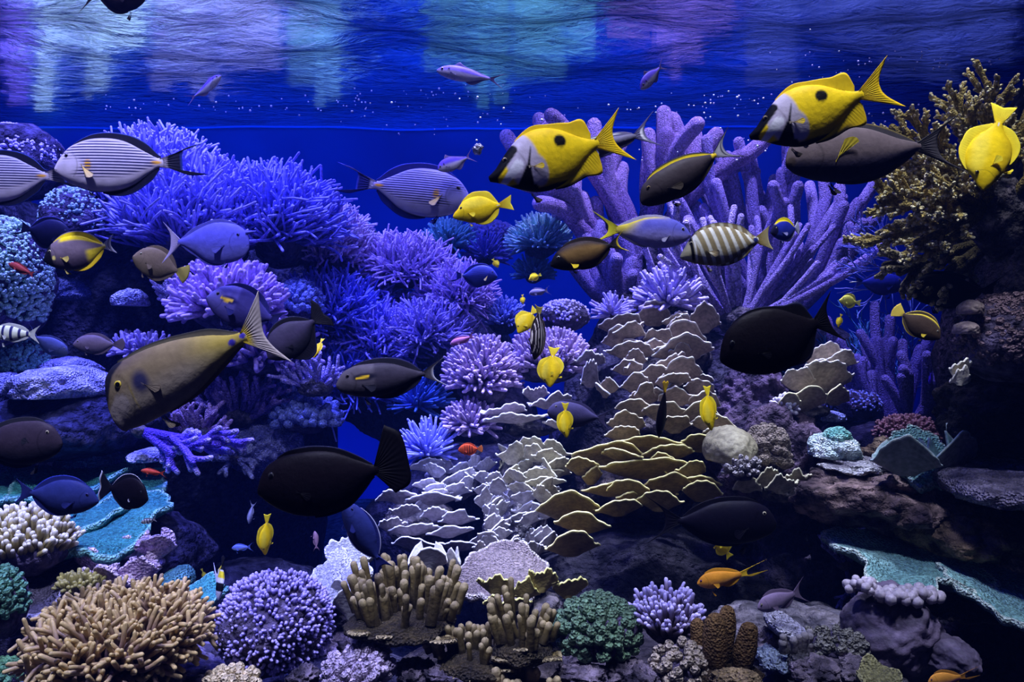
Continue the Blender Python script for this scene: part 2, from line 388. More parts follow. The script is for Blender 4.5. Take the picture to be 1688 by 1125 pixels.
def branching(name, label, px, py, Y, fan, n, L, r, lev, cb, ct, seed=0, kids=4, ang=.6, up=.25, shrink=.62, cat='coral', mat='fuzzy', bendy=.25, rshrink=.78, taper=.85, tipcol=None, m=7,
              base=(26, 16), depth=.35, dirs=None, group=None, parts=True, spreadx=.5, basecol=((.05, .045, .06), (.12, .10, .12)), tmin=.3, front=.15):
    """a colony of branches rising from a foot at (px,py); fan: half angle of the outer branches from upright"""
    rs = np.random.RandomState(seed + 77); c = at(px, py, Y); q = Y / F
    root = empty(name, c); tag(root, label, cat, group)
    P, Q, C = blob(c, (base[0] * q, base[0] * q * .8, base[1] * q), .12, 2.5, 32, 20, seed, None, basecol)
    b = MB(); b.add(P, Q[:, ::-1], C); b.build('foot', M['rock'], root, c)
    groups = []
    for i in range(n):
        if dirs is not None: a, ll = dirs[i % len(dirs)][:2]; a = math.radians(a)
        else: a = -fan + 2 * fan * (i + .5) / n + rs.normal(0, .06); a = math.radians(a) if abs(fan) > 3.2 else a; ll = L * rs.uniform(.8, 1.1)
        d = unit(np.array([math.sin(a), rs.uniform(-depth - front, depth - front), math.cos(a)]))
        st = c + np.array([math.sin(a) * base[0] * q * spreadx, d[1] * base[0] * q * .4, 0])
        out = []; tree_paths(st, d, ll * q, r * q, lev, rs, out, kids, ang, up, shrink, tmin, i, bendy, rshrink)
        groups.append(out)
    def emit(outs, nm):
        Pt = np.stack([o[0] for o in outs]); Rb = np.array([o[1] for o in outs]); lv = np.array([o[2] for o in outs])
        t = np.linspace(0, 1, Pt.shape[1])
        Rr = Rb[:, None] * (1 - (1 - taper) * t)[None]
        f = np.clip((lev - lv)[:, None] / max(lev, 1) * .6 + t[None] * (.4 if lev else 1), 0, 1)
        Cc = mix(cb, ct, f) * (1 + rs.uniform(-.12, .12, (len(outs), 1, 1)))
        if tipcol is not None: Cc = mix(Cc, tipcol, (lv == 0)[:, None] * ss(.6, 1, t)[None])
        V, Q, C = tubes(Pt, Rr, Cc, m); b = MB(); b.add(V, Q, C); b.build(nm, M[mat], root, c)
    if parts and n <= 100:
        for g in groups: emit(g, 'branch')
    else: emit([o for g in groups for o in g], 'branches')
    return root

def plate_mesh(c, w, h, dep, rs, a=84, ruf=.12, k=3, cin=(.3, .26, .2), cout=(.17, .13, .08), rim=(.8, .75, .5), th=.012, p=.8, yaw=0, rimw=.94, na=70, nr=16, lean=0, foot=.25, wav=.10):
    """a wavy fan plate opening upward; c: its foot; w: half width, h: height, dep: reach toward the glass"""
    ph = np.linspace(-math.radians(a), math.radians(a), na)[:, None]; r = np.linspace(0, 1, nr)[None]
    ks = [(k * rs.uniform(.7, 1.3) * (j + 1), rs.uniform(0, 6.28), 1 / (j + 1.0)) for j in range(3)] + [(k * rs.uniform(5, 8), rs.uniform(0, 6.28), .30)]
    rf = sum(am * np.sin(kk * ph + f) for kk, f, am in ks) / 1.6
    r2 = sum(am * np.sin(kk * 1.3 * ph + f * 2) for kk, f, am in ks) / 1.6
    rr = foot + (1 - foot) * r
    Rw = (1 + wav * r2 * r) * (1 + 0 * ph)
    # end edges curl back in
    X = w * rr * Rw * np.sin(ph) ; Yy = -dep * rr * (1 + 1.6 * wav * rf * r) * np.cos(ph)
    Z = h * (r ** p) * (.35 + .65 * np.cos(ph * 1.02) ** 2 + .0 * ph) + ruf * h * 1.1 * rf * r ** 2 + lean * X
    cy, sy = math.cos(yaw), math.sin(yaw)
    O = np.stack([X * cy - Yy * sy, X * sy + Yy * cy, Z], -1)
    gi, gj = np.gradient(O, axis=0), np.gradient(O, axis=1); Nn = unit(np.cross(gi, gj))
    if Nn[na // 2, nr // 2, 1] > 0: Nn = -Nn          # facing the glass
    thk = th * (1 - .55 * r[..., None] ** 3)
    I = O - Nn * thk
    Co = mix(cout, np.array(cout) * 1.5, snoise(O / max(w, .01), 2.5, 2, rs.uniform(0, 9)) * .5 + .5)
    rings = (np.sin(r * 46 + rf * 2) * .12 + 1)[..., None]
    Co = Co * rings; Ci = np.tile(np.array(cin, float), O.shape[:2] + (1,)) * rings
    m_ = ss(rimw - .02, min(rimw + .02, .999), r + 0 * ph)
    Co = mix(Co, rim, m_); Ci = mix(Ci, rim, ss(rimw - .05, rimw, r + 0 * ph))  # rim colour: pale growth margin, painted brighter for top light on the edge
    b = MB(); q = grid_quads(na, nr)
    b.add(O + c, q, Co); b.add(I + c, q[:, ::-1], Ci)
    e = [(i, nr - 1) for i in range(na)]; Q = []
    loops = [e, [(0, j) for j in range(nr)], [(na - 1, j) for j in range(nr - 1, -1, -1)]]
    for lp in loops:
        for p1, p2 in zip(lp[:-1], lp[1:]):
            A1 = p1[0] * nr + p1[1]; A2 = p2[0] * nr + p2[1]; Q.append((A1, A2, A2 + na * nr, A1 + na * nr))
    b.Q.append(np.array(Q)); return b

def plates(name, label, px, py, Y, core, lst, cin, cout, rim, seed=0, ruf=.12, k=3, cat='coral', group=None, corecol=((.04, .035, .04), (.09, .075, .07)), th=.011, mat='plate', wav=.10, cy=0, rimw=.96, part='plate', coreR=.28, a=80):
    """a colony of plates; lst rows: (left px, right px, rim py, height px, depth Y)"""
    rs = np.random.RandomState(seed + 5); c = at(px, py, Y); q = Y / F
    root = empty(name, c); tag(root, label, cat, group)
    P, Q, C = blob(at(px, py + cy + 12, Y + coreR * 1.0), (core[0] * q * .8, coreR * .8, core[1] * q * .8), .12, 3, 56, 36, seed, None, corecol)
    b = MB(); b.add(P, Q[:, ::-1], C); b.build('core', M['rock'], root, c)
    for row in lst:
        x0, x1, ry_, hp, Yp = row[:5]
        yaw = row[5] if len(row) > 5 else rs.normal(0, .12)
        qq = Yp / F; w = (x1 - x0) / 2 * qq; h = hp * qq; dep = min(w * .75, .22) * rs.uniform(.8, 1.15)
        foot = at((x0 + x1) / 2, ry_ + hp, Yp) + np.array([0, dep * .6, 0])
        plate_mesh(foot, w * 1.04, h, dep, rs, a, ruf, k, cin, cout, rim, th, rs.uniform(.7, 1.1), yaw, rimw, max(40, int((x1 - x0) * .5)), 22, rs.normal(0, .05), .3, wav).build(part, M[mat], root, c)
    return root

def rand_rows(rs, x0, x1, y0, y1, n, w, h, Y0, Y1):
    rows = []
    for i in range(n):
        f = (i + .5) / n; yy = y0 + (y1 - y0) * f + rs.normal(0, 6); xx = rs.uniform(x0, x1); ww = w * rs.uniform(.6, 1.3)
        rows.append((xx - ww, xx + ww, yy, h * rs.uniform(.7, 1.3), Y0 + (Y1 - Y0) * f + rs.normal(0, .03), rs.normal(0, .5)))
    return rows
# ------------------------------------------------------------------ reef rocks (dark backing of the corals)
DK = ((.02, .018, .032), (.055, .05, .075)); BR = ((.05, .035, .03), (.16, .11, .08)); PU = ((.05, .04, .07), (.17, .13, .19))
rock('dark rock mass under the big blue anemone slope', 270, 640, 4.1, 270, 330, .75, 1, DK, .08)
rock('dark rock behind the green and purple dome corals at the frame edge', -40, 570, 3.6, 190, 285, .5, 2, DK, .08)
rock('dark rock carrying the pink and lavender anemones', 450, 690, 4.1, 95, 260, .5, 3, DK, .08)
rock('rock slope dropping behind the centre anemones', 690, 610, 4.2, 150, 130, .4, 4, DK, .08, down=False)
rock('rock foot rising behind the mauve branching mounds', 800, 760, 4.0, 90, 170, .4, 41, DK, .08)
rock('shadowed rock core of the ruffled plate coral tower', 1090, 800, 3.55, 185, 270, .45, 5, DK, .08)
rock('shadowed rock beneath the pale purple finger corals', 1190, 640, 4.6, 240, 170, .4, 6, DK, .08)
rock('dark rock behind the white-rimmed ruffled corals', 800, 860, 3.5, 180, 130, .35, 7, DK, .1)
rock('deep shadow rock below the stacked plate corals', 1080, 990, 2.85, 240, 130, .35, 8, ((.005, .004, .008), (.014, .012, .016)), .1)  # near-black colour: deep shade put into the rock
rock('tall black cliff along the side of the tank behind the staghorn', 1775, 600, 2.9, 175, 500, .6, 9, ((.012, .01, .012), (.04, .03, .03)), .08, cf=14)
rock('craggy mottled rock ledge between the mint dome and the teal shelf', 1470, 822, 2.45, 150, 55, .28, 10, ((.03, .02, .025), (.22, .15, .13)), .18, 4.2, down=False)
rock('brownish algae-covered boulder above the teal shelf coral', 1590, 868, 2.3, 90, 48, .22, 11, ((.06, .04, .03), (.26, .18, .09)), .12, 4, down=False)
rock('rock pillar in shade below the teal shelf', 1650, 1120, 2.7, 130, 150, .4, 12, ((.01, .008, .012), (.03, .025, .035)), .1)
rock('purple-tinted rubble rock at the foot of the golden anemone', 160, 1150, 1.75, 190, 50, .3, 13, ((.06, .05, .09), (.30, .25, .36)), .10, 5, cf=22)
rock('dark rock between the pocillopora and the brown column coral', 470, 1170, 2.1, 210, 90, .4, 14, DK, .1)
rock('rock under the brown column corals', 760, 1190, 2.1, 220, 110, .35, 15, ((.025, .02, .018), (.07, .055, .045)), .12)
rock('grey-brown boulder carrying the green lobed coral', 1060, 1180, 2.1, 200, 110, .35, 16, ((.022, .018, .022), (.075, .06, .065)), .12)
rock('sandy purple-grey rock slope behind the brown column fingers', 1320, 1100, 2.15, 160, 95, .35, 17, ((.05, .045, .055), (.15, .13, .14)), .12, 4.5, cf=16)
rock('dark rock hidden behind the teal plate coral', 140, 950, 2.7, 200, 130, .4, 18, DK, .1)
rock('dark overhang under the white mushroom corals', 120, 700, 2.7, 150, 60, .3, 19, ((.012, .012, .04), (.04, .04, .09)), .1, down=False)
rock('dark rock under the bluish textured dome', 470, 800, 3.9, 110, 60, .3, 21, DK, .1, down=False)
rock('dim blue rubble rock behind the lavender soft coral', 1480, 790, 3.6, 190, 100, .4, 22, DK, .1)
rock('brown rock knob behind the plate tower and below its side plates', 1270, 800, 2.9, 95, 120, .25, 23, ((.03, .022, .04), (.12, .08, .11)), .16, 4, down=False)
rock('low dark rock in the blue hollow behind the moorish idol', 420, 990, 3.0, 130, 60, .3, 24, DK, .1)

# ------------------------------------------------------------------ left slope
BL, BLT = (.05, .045, .32), (.42, .38, .95)
AN = 'blue and lavender anemones carpeting the slope'
def anem(label, px, py, Y, rx, rz, n, ln, rad, cb, ct, seed, curl=.7, up=.5, **k):
    n = int(n * 2.3); rad = rad * .57; k.setdefault('tipcol', np.minimum(np.array(ct) * 1.35, 1)); k.setdefault('tipfrac', .78); curl = curl * 1.1
    return field('sea_anemone', label, px, py, Y, rx, rz, n, ln, rad, cb, ct, curl, up, seed=seed, cat='anemone', **k)
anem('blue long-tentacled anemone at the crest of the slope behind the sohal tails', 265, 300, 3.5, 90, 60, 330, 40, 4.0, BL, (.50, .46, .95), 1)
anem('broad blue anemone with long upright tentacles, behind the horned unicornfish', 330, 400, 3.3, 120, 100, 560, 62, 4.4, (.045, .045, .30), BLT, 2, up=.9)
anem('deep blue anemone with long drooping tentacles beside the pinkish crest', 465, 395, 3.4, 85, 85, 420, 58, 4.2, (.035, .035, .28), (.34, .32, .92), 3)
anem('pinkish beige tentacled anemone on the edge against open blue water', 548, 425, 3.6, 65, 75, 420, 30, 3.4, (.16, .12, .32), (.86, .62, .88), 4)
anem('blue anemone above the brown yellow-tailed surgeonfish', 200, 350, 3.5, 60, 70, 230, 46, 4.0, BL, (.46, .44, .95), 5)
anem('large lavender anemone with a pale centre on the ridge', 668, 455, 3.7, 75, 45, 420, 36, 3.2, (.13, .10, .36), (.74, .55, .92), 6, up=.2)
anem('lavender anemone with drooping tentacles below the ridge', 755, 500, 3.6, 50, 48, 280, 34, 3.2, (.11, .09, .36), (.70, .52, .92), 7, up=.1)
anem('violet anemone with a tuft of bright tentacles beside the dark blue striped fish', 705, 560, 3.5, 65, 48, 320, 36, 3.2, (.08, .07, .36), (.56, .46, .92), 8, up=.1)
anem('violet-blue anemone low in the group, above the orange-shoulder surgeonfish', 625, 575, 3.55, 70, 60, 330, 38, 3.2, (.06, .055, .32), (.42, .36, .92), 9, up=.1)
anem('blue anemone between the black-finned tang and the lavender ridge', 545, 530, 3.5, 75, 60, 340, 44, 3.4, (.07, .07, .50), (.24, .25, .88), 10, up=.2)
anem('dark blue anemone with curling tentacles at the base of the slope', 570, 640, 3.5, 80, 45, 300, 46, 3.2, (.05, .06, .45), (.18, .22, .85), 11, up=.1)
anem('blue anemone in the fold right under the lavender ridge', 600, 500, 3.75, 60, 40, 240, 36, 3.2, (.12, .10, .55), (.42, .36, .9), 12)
PK, PKT = (.11, .06, .26), (.72, .50, .88)
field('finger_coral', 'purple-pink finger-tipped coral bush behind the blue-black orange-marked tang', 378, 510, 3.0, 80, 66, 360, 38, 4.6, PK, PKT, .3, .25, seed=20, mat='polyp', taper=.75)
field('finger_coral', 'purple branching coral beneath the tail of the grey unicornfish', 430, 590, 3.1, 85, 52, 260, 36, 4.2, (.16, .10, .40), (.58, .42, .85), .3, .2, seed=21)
field('finger_coral', 'small lavender coral tuft above the back of the grey unicornfish', 235, 580, 3.0, 45, 18, 110, 22, 3.2, (.16, .12, .35), (.60, .48, .80), .25, .6, seed=22)
branching('branching_coral', 'small white-tipped branching coral beside the purple finger bush', 300, 500, 3.0, 80, 9, 36, 4.2, 1, (.20, .14, .42), (.72, .62, .88), 23, 3, .6)
branching('branching_coral', 'small pink branching coral below the grey unicornfish belly', 325, 718, 2.9, 75, 10, 44, 5, 1, (.22, .12, .36), (.66, .44, .74), 24, 3, .6)
branching('branching_coral', 'purple-pink thicket of stubby branches beside the grey unicornfish belly', 395, 690, 3.1, 85, 14, 62, 5, 1, (.14, .09, .34), (.46, .32, .70), 25, 4, .6)
field('knob_coral', 'blue-grey knobbly coral above the purple-black tang', 488, 505, 3.2, 42, 42, 120, 9, 7, (.10, .12, .40), (.30, .36, .75), .1, .2, seed=26, k=4, mat='fuzzy')
field('knob_coral', 'dim blue-grey knobbly coral by the dark tail of the purple-black tang', 480, 650, 3.2, 46, 40, 110, 9, 7, (.07, .08, .30), (.20, .24, .60), .1, .2, seed=27, k=4, mat='fuzzy')
branching('branching_coral', 'lavender spiky coral above the orange-shoulder surgeonfish head', 520, 640, 3.0, 75, 11, 42, 4, 1, (.16, .13, .45), (.60, .50, .90), 28, 4, .55)
field('knob_coral', 'pale lumpy corals glowing softly above the black surgeonfish', 505, 690, 3.1, 55, 34, 70, 10, 9, (.08, .10, .35), (.26, .32, .66), .2, .1, seed=29, k=4, mat='fuzzy')
rock('bluish grey dome coral with a pitted surface above the black surgeonfish', 440, 735, 3.2, 58, 50, .2, 30, ((.16, .17, .42), (.42, .42, .72)), .10, 7, False, 'dome_coral', 'coral', 'grain', 30)
def slab(name, label, px, py, Y, rx, rz, ry, cols, seed, mat='grain', rough=.08, cat='coral', lo=-.35, freq=4, cf=24):
    return rock(label, px, py, Y, rx, rz, ry, seed, cols, rough, freq, False, name, cat, mat, cf, lo=lo)
WH = ((.36, .36, .62), (.78, .76, .95))
slab('mushroom_coral', 'large white-topped mushroom-shaped coral at the nose of the grey unicornfish', 102, 640, 2.6, 72, 36, .20, WH, 31)
slab('mushroom_coral', 'smaller white dome coral behind the large mushroom-shaped one', 118, 612, 2.8, 42, 24, .12, ((.30, .30, .62), (.62, .58, .85)), 32)
slab('mushroom_coral', 'white rounded coral cut by the frame edge below the barred fish', 6, 640, 2.6, 26, 26, .1, WH, 33)
slab('mushroom_coral', 'small white lump coral in the dark hollow under the brown yellow-tailed fish', 216, 497, 3.0, 28, 20, .08, WH, 34)
slab('dome_coral', 'pale grey-lavender rock coral in the dark left of the finger bush', 108, 485, 3.1, 34, 26, .1, ((.10, .12, .28), (.26, .28, .45)), 35)
field('dome_coral', 'green-white knobbly dome coral at the frame edge beside the red fish', 10, 465, 2.7, 70, 115, 1500, 5, 4.4, (.12, .36, .26), (.66, .95, .66), .1, .1, seed=36, k=3, mat='fuzzy', m=7, bs=.98, lo=-.6, jit=.2)
field('dome_coral', 'green knobbly coral patch under the small barred fish', 40, 600, 2.75, 40, 44, 420, 4, 3.8, (.06, .22, .20), (.28, .60, .48), .1, .1, seed=37, k=3, mat='fuzzy', bs=.98)
field('dome_coral', 'violet dome coral dotted with white polyps behind the cut-off sohal', 18, 268, 3.2, 92, 66, 900, 4, 3.4, (.14, .08, .55), (.28, .18, .80), .1, .1, seed=38, k=3, bs=1.0, tipcol=(.78, .66, 1.0), tipfrac=.2)
field('dome_coral', 'dark teal dome coral with pale green flecks below the sohal pair', 120, 365, 3.1, 50, 60, 420, 4, 3.4, (.05, .12, .22), (.12, .30, .34), .1, .1, seed=39, k=3, bs=1.0, tipcol=(.50, .72, .62), tipfrac=.5)
slab('plate_coral', 'smooth teal plate coral on the crest against open blue water', 578, 385, 3.9, 36, 26, .15, ((.16, .34, .50), (.30, .50, .60)), 40, 'plate', .14, lo=-.6)
branching('staghorn_coral', 'glowing violet staghorn coral lying below the grey unicornfish', 232, 712, 2.5, 0, 3, 70, 8, 2, (.12, .06, .75), (.25, .16, 1.0), 41, 4, .6, .0, dirs=[(112, 80), (100, 112), (124, 60)], mat='fuzzy', taper=.9, tipcol=(.6, .5, 1.0), base=(14, 10), front=.1, depth=.1)
branching('branching_coral', 'small pale branching coral hanging in the blue gap', 388, 758, 3.0, 150, 7, 28, 5.5, 1, (.20, .2, .45), (.50, .50, .70), 42, 3, .6, -.3, base=(10, 10))
slab('plate_coral', 'small pale shelf coral above the black triggerfish', 250, 752, 2.6, 32, 14, .1, ((.25, .24, .5), (.55, .55, .8)), 43)
slab('plate_coral', 'dim teal plate coral under the dark wrasse-like fish chin', 150, 758, 2.7, 48, 18, .15, ((.05, .10, .28), (.12, .22, .42)), 44)
# teal plates of the lower slope
TEAL = dict(cin=(.16, .50, .46), cout=(.10, .34, .36), rim=(.42, .72, .66))
def disc(name, label, px, py, Y, rx, tilt, seed, cin, cout, rim, cat='coral', ry=None, th=.02, ruf=.05, tilty=0, n=120, mat='grain', kk=4, lob=.08):
    """a flat lobed plate seen from above"""
    rs = np.random.RandomState(seed); c = at(px, py, Y); q = Y / F; R = rx * q; R2 = ry if ry else R
    ph = np.linspace(0, 2 * math.pi, n, endpoint=False)[:, None]; r = np.linspace(0.02, 1, 30)[None]
    lb = 1 + lob * np.sin(kk * ph + rs.uniform(0, 6)) * r + lob * .6 * np.sin((kk * 2 + 1) * ph + rs.uniform(0, 6)) * r ** 2 + lob * .35 * np.sin((kk * 5 + 1) * ph) * r ** 4
    X = R * r * lb * np.cos(ph); Y_ = R2 * r * lb * np.sin(ph)
    Z = ruf * min(1, R / .25) * np.sin(4 * ph + rs.uniform(0, 6)) * r ** 2 + .05 * r ** 2 * R + tilt * Y_ + tilty * X + .012 * snoise(np.stack([X, Y_, 0 * X], -1), 9, 3, seed)
    T = np.stack([X, Y_, Z], -1); B = T.copy(); B[..., 2] -= th + min(.10, R * .5) * (1 - r) ** 1.5
    Ct = mix(cin, cout, ss(-.5, .7, snoise(T, 6, 3, seed + 2))); Ct = mix(Ct, rim, ss(.93, .97, r + 0 * ph))
    b = MB(); q4 = grid_quads(n, 30); wrap = np.array([((n - 1) * 30 + j, j, j + 1, (n - 1) * 30 + j + 1) for j in range(29)])
    q4 = np.vstack([q4, wrap]); b.add(T + c, q4, Ct); b.add(B + c, q4[:, ::-1], np.array(cout) * .8)
    Q = [(i * 30 + 29, ((i + 1) % n) * 30 + 29, ((i + 1) % n) * 30 + 29 + n * 30, i * 30 + 29 + n * 30) for i in range(n)]
    b.Q.append(np.array(Q))
    o = b.build(name, M[mat], None, c); tag(o, label, cat); return o
T3 = ((.10, .52, .36), (.04, .26, .22), (.34, .75, .58))
for (lb_, px_, py_, Y_, rx_, tl_, sd_, ry_) in [
    ('broad teal plate coral behind the dark blue tang, highest of its tier', 130, 785, 2.55, 78, .10, 45, .26),
    ('teal plate coral under the head of the dark blue tang', 165, 822, 2.40, 84, .12, 451, .26),
    ('teal plate coral spreading in front of the black triggerfish, lowest of its tier', 185, 862, 2.22, 76, .18, 46, .22),
    ('teal plate coral with a wavy edge above the olive finger clump', 90, 848, 2.28, 66, .16, 452, .22),
    ('pale teal plate coral at the frame edge under the dark wrasse-like fish', 18, 805, 2.45, 60, .14, 47, .24),
    ('small green plate coral behind the golden anemone', 325, 985, 2.15, 40, .15, 48, .11)]:
    disc('plate_coral', lb_, px_, py_, Y_, rx_, tl_, sd_, *T3, ry=ry_, ruf=.03)
slab('dome_coral', 'dim green rounded coral peeking between the leather coral and moorish idol', 288, 962, 2.3, 26, 22, .1, ((.06, .22, .20), (.12, .34, .28)), 49)
# leather coral
plates('leather_coral', 'pinkish grey leather coral with thick folded lobes above the golden anemone', 195, 930, 2.05, (66, 34),
       [(120, 190, 905, 48, 2.05, -.2), (175, 240, 885, 40, 2.15, .2), (218, 285, 880, 44, 2.02, .5), (195, 255, 915, 54, 1.98, .1), (150, 215, 935, 40, 1.96, -.3), (125, 170, 940, 34, 2.0, -.6)],
       (.70, .52, .62), (.50, .36, .48), (.85, .68, .76), 50, ruf=.12, k=1.5, wav=.2, a=165, th=.022, mat='grain', corecol=((.2, .15, .22), (.36, .28, .36)), part='lobe')
field('acropora_coral', 'olive brown clump of short white-tipped fingers at the frame edge', 40, 905, 2.0, 88, 62, 340, 22, 4.6, (.10, .08, .03), (.42, .34, .12), .15, .8, seed=51, tipcol=(.85, .80, .62), tipfrac=.78, taper=.8, lo=.0)
field('acropora_coral', 'small olive coral tufts beside the leather coral', 135, 965, 1.95, 40, 16, 70, 12, 4.5, (.08, .07, .02), (.34, .30, .08), .15, .7, seed=52, taper=.8)
disc('plate_coral', 'dark-edged shelf under the olive finger clump', 75, 955, 2.0, 78, .1, 53, (.12, .10, .12), (.06, .05, .07), (.46, .42, .50), ry=.16)
field('knob_coral', 'green knobbly coral at the very edge below the olive fingers', 4, 995, 1.75, 36, 62, 150, 6, 7, (.03, .09, .05), (.12, .30, .18), .1, .1, seed=54, k=3, mat='fuzzy', bs=1.0)
field('knob_coral', 'green knobbly coral in the bottom corner', 10, 1118, 1.7, 34, 30, 90, 6, 6.5, (.03, .10, .04), (.13, .32, .16), .1, .1, seed=55, k=3, mat='fuzzy', bs=1.0)
anem('large golden brown anemone with a mass of finger tentacles at the bottom of the tank', 202, 1056, 1.70, 128, 58, 440, 40, 6.9, (.05, .03, .08), (.30, .19, .11), 56, .75, .35, ry=.17, taper=.9, tipcol=(.60, .44, .17), tipfrac=.72, back=.6, k=7, m=8, lo=-.35)

# ------------------------------------------------------------------ foreground
field('pocillopora_coral', 'dark purple pocillopora coral bush with glinting pale tips', 455, 1030, 1.85, 98, 88, 1100, 12, 3.3, (.018, .012, .045), (.06, .04, .15), .15, .25, seed=60, k=4, m=7, bs=.98, bulge=.05, tipcol=(.46, .39, .85), tipfrac=.88, lo=-.7, jit=.4)  # tip colour: the coral's own pale ends plus painted glints
field('knob_coral', 'beige clump of rounded knobs at the bottom beside the pocillopora', 385, 1122, 1.7, 42, 18, 40, 7, 10, (.30, .24, .12), (.66, .54, .30), .1, .4, seed=61, k=4, mat='fuzzy', bs=.9)
field('knob_coral', 'greyish lilac stubby finger coral at the bottom of the frame', 590, 1112, 1.75, 58, 36, 90, 14, 8, (.16, .13, .17), (.44, .36, .46), .15, .6, seed=62, k=4, mat='fuzzy', bs=.9)
rock('violet-grey lump of rock beside the pocillopora base', 570, 1060, 2.1, 34, 26, .1, 63, PU, .12, 5, False)
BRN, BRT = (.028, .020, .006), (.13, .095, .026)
def columns(label, px, py, Y, w, dep, n, hmin, hmax, rad, seed, cb=BRN, ct=BRT, tip=(.42, .34, .16), name='column_coral', shelf=True, shelfcols=None, flat_=.35):
    rs = np.random.RandomState(seed); c = at(px, py, Y); q = Y / F
    root = empty(name, c); tag(root, label, 'coral')
    P, Q, C = blob(c + np.array([0, 0, -.02]), (w * q, dep, 20 * q), .1, 3, 40, 24, seed, None, (np.array(cb) * .7, np.array(cb) * 1.6))
    b = MB(); b.add(P, Q[:, ::-1], C); b.build('base', M['grain'], root, c)
    if shelf:
        for s_ in range(3):
            xx = (s_ - 1) * w * .6 + rs.normal(0, 6); ww = w * rs.uniform(.42, .6)
            ft = c + np.array([xx * q, dep * .1, -.035 + rs.normal(0, .012)])
            plate_mesh(ft, ww * q, 16 * q, dep * 1.0, rs, 95, .3, 4, np.array(ct) * .9, np.array(cb) * 1.3, tip, .012, .8, rs.normal(0, .2), .93, 60, 12, 0, .3, .12).build('shelf', M['grain'], root, c)
    for i in range(n):
        u = (i + .5) / n * 2 - 1 + rs.normal(0, .05); v = rs.uniform(-.7, .7)
        p = c + np.array([u * w * .92 * q, v * dep * math.sqrt(max(.05, 1 - u * u)), 0])
        hgt = (hmin + (hmax - hmin) * rs.uniform(0, 1)) * (1 - .35 * u * u) * q * (1 + .25 * v)
        d = unit(np.array([u * flat_, -.08 + rs.normal(0, .06), 1]))
        nb = rs.randint(1, 4); outs = []
        k = 7; t = np.linspace(0, 1, k)[:, None]
        for j in range(nb):
            dd = unit(d + np.array([rs.normal(0, .16), rs.normal(0, .1), 0]) * (j > 0))
            outs.append(p + dd * hgt * t * (1 if j == 0 else rs.uniform(.55, .9)) + np.array([rs.normal(0, .006), 0, 0]))
        Pt = np.stack(outs); tt = np.linspace(0, 1, k)
        Rr = rad * q * (1.05 - .15 * tt + .18 * ss(.7, 1, tt))[None] * (1 + rs.uniform(-.2, .25, (nb, 1)))
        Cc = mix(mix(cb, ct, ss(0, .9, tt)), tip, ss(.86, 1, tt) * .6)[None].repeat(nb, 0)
        V, Q, C = tubes(Pt, Rr, Cc, 9); b = MB(); b.add(V, Q, C); b.build('column', M['plate'], root, c)
    return root
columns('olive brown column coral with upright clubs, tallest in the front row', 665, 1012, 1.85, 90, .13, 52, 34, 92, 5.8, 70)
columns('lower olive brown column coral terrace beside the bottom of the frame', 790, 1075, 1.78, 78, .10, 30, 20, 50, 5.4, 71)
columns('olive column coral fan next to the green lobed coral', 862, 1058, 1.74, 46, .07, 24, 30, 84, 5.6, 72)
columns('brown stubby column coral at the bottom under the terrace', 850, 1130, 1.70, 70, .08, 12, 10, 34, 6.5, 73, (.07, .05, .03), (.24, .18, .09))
field('lobed_coral', 'green lobed coral mound made of round knobs', 985, 1040, 1.80, 70, 58, 130, 9, 9.5, (.02, .055, .03), (.13, .23, .12), .1, .15, seed=74, k=4, mat='grain', bs=.97, lo=-.5, m=10, jit=.3)
field('acropora_coral', 'dark bushy coral with violet-white finger tips beside the green lobed coral', 1098, 1030, 1.82, 56, 50, 210, 30, 3.5, (.035, .025, .035), (.13, .09, .13), .25, .9, seed=75, tipcol=(.66, .58, .95), tipfrac=.72, k=6, m=8, taper=.9, lo=-.1)
def fatcol(label, px, py, Y, lst, cb, ct, seed, name='pillar_coral'):
    c = at(px, py, Y); q = Y / F; root = empty(name, c); tag(root, label, 'coral'); rs = np.random.RandomState(seed)
    P, Q, C = blob(c, (55 * q, .06, 14 * q), .1, 3, 30, 20, seed, None, (np.array(cb) * .8, cb)); b = MB(); b.add(P, Q[:, ::-1], C); b.build('base', M['fuzzy'], root, c)
    for (x, ytop, r, yo) in lst:
        k = 9; t = np.linspace(0, 1, k); H = (py - ytop) * q
        Pt = np.stack([(x - px) * q * (.7 + .3 * t), yo + 0 * t, H * t], -1)[None] + c
        Rr = (r * q * (.85 + .35 * np.sin(t * 2.6)))[None]; Cc = mix(cb, ct, t)[None]
        V, Q, C = tubes(Pt, Rr, Cc, 22); V = V + (snoise(V, 14, 3, seed) * .006)[:, None] * np.array([1, 1, .3])
        b = MB(); b.add(V, Q, C); b.build('pillar', M['fuzzy'], root, c)
fatcol('rusty brown pillar coral with three fat furry columns', 1195, 1110, 1.68, [(1178, 1030, 17, 0), (1206, 1020, 13, .03), (1236, 1040, 15, 0), (1160, 1045, 12, .05)], (.03, .018, .008), (.16, .09, .03), 76)
field('button_polyps', 'cluster of beige round button polyps at the bottom beside the brown pillars', 1120, 1100, 1.70, 48, 40, 42, 5, 9, (.12, .09, .07), (.44, .36, .26), .1, .2, seed=77, k=4, mat='grain', swell=1.2, ndir=[0, -.4, .4])
slab('sponge', 'tan ruffled sponge cap in front of the brown pillars', 1212, 1122, 1.60, 36, 18, .05, ((.20, .14, .06), (.42, .30, .14)), 78, 'grain', .2, 'sponge')

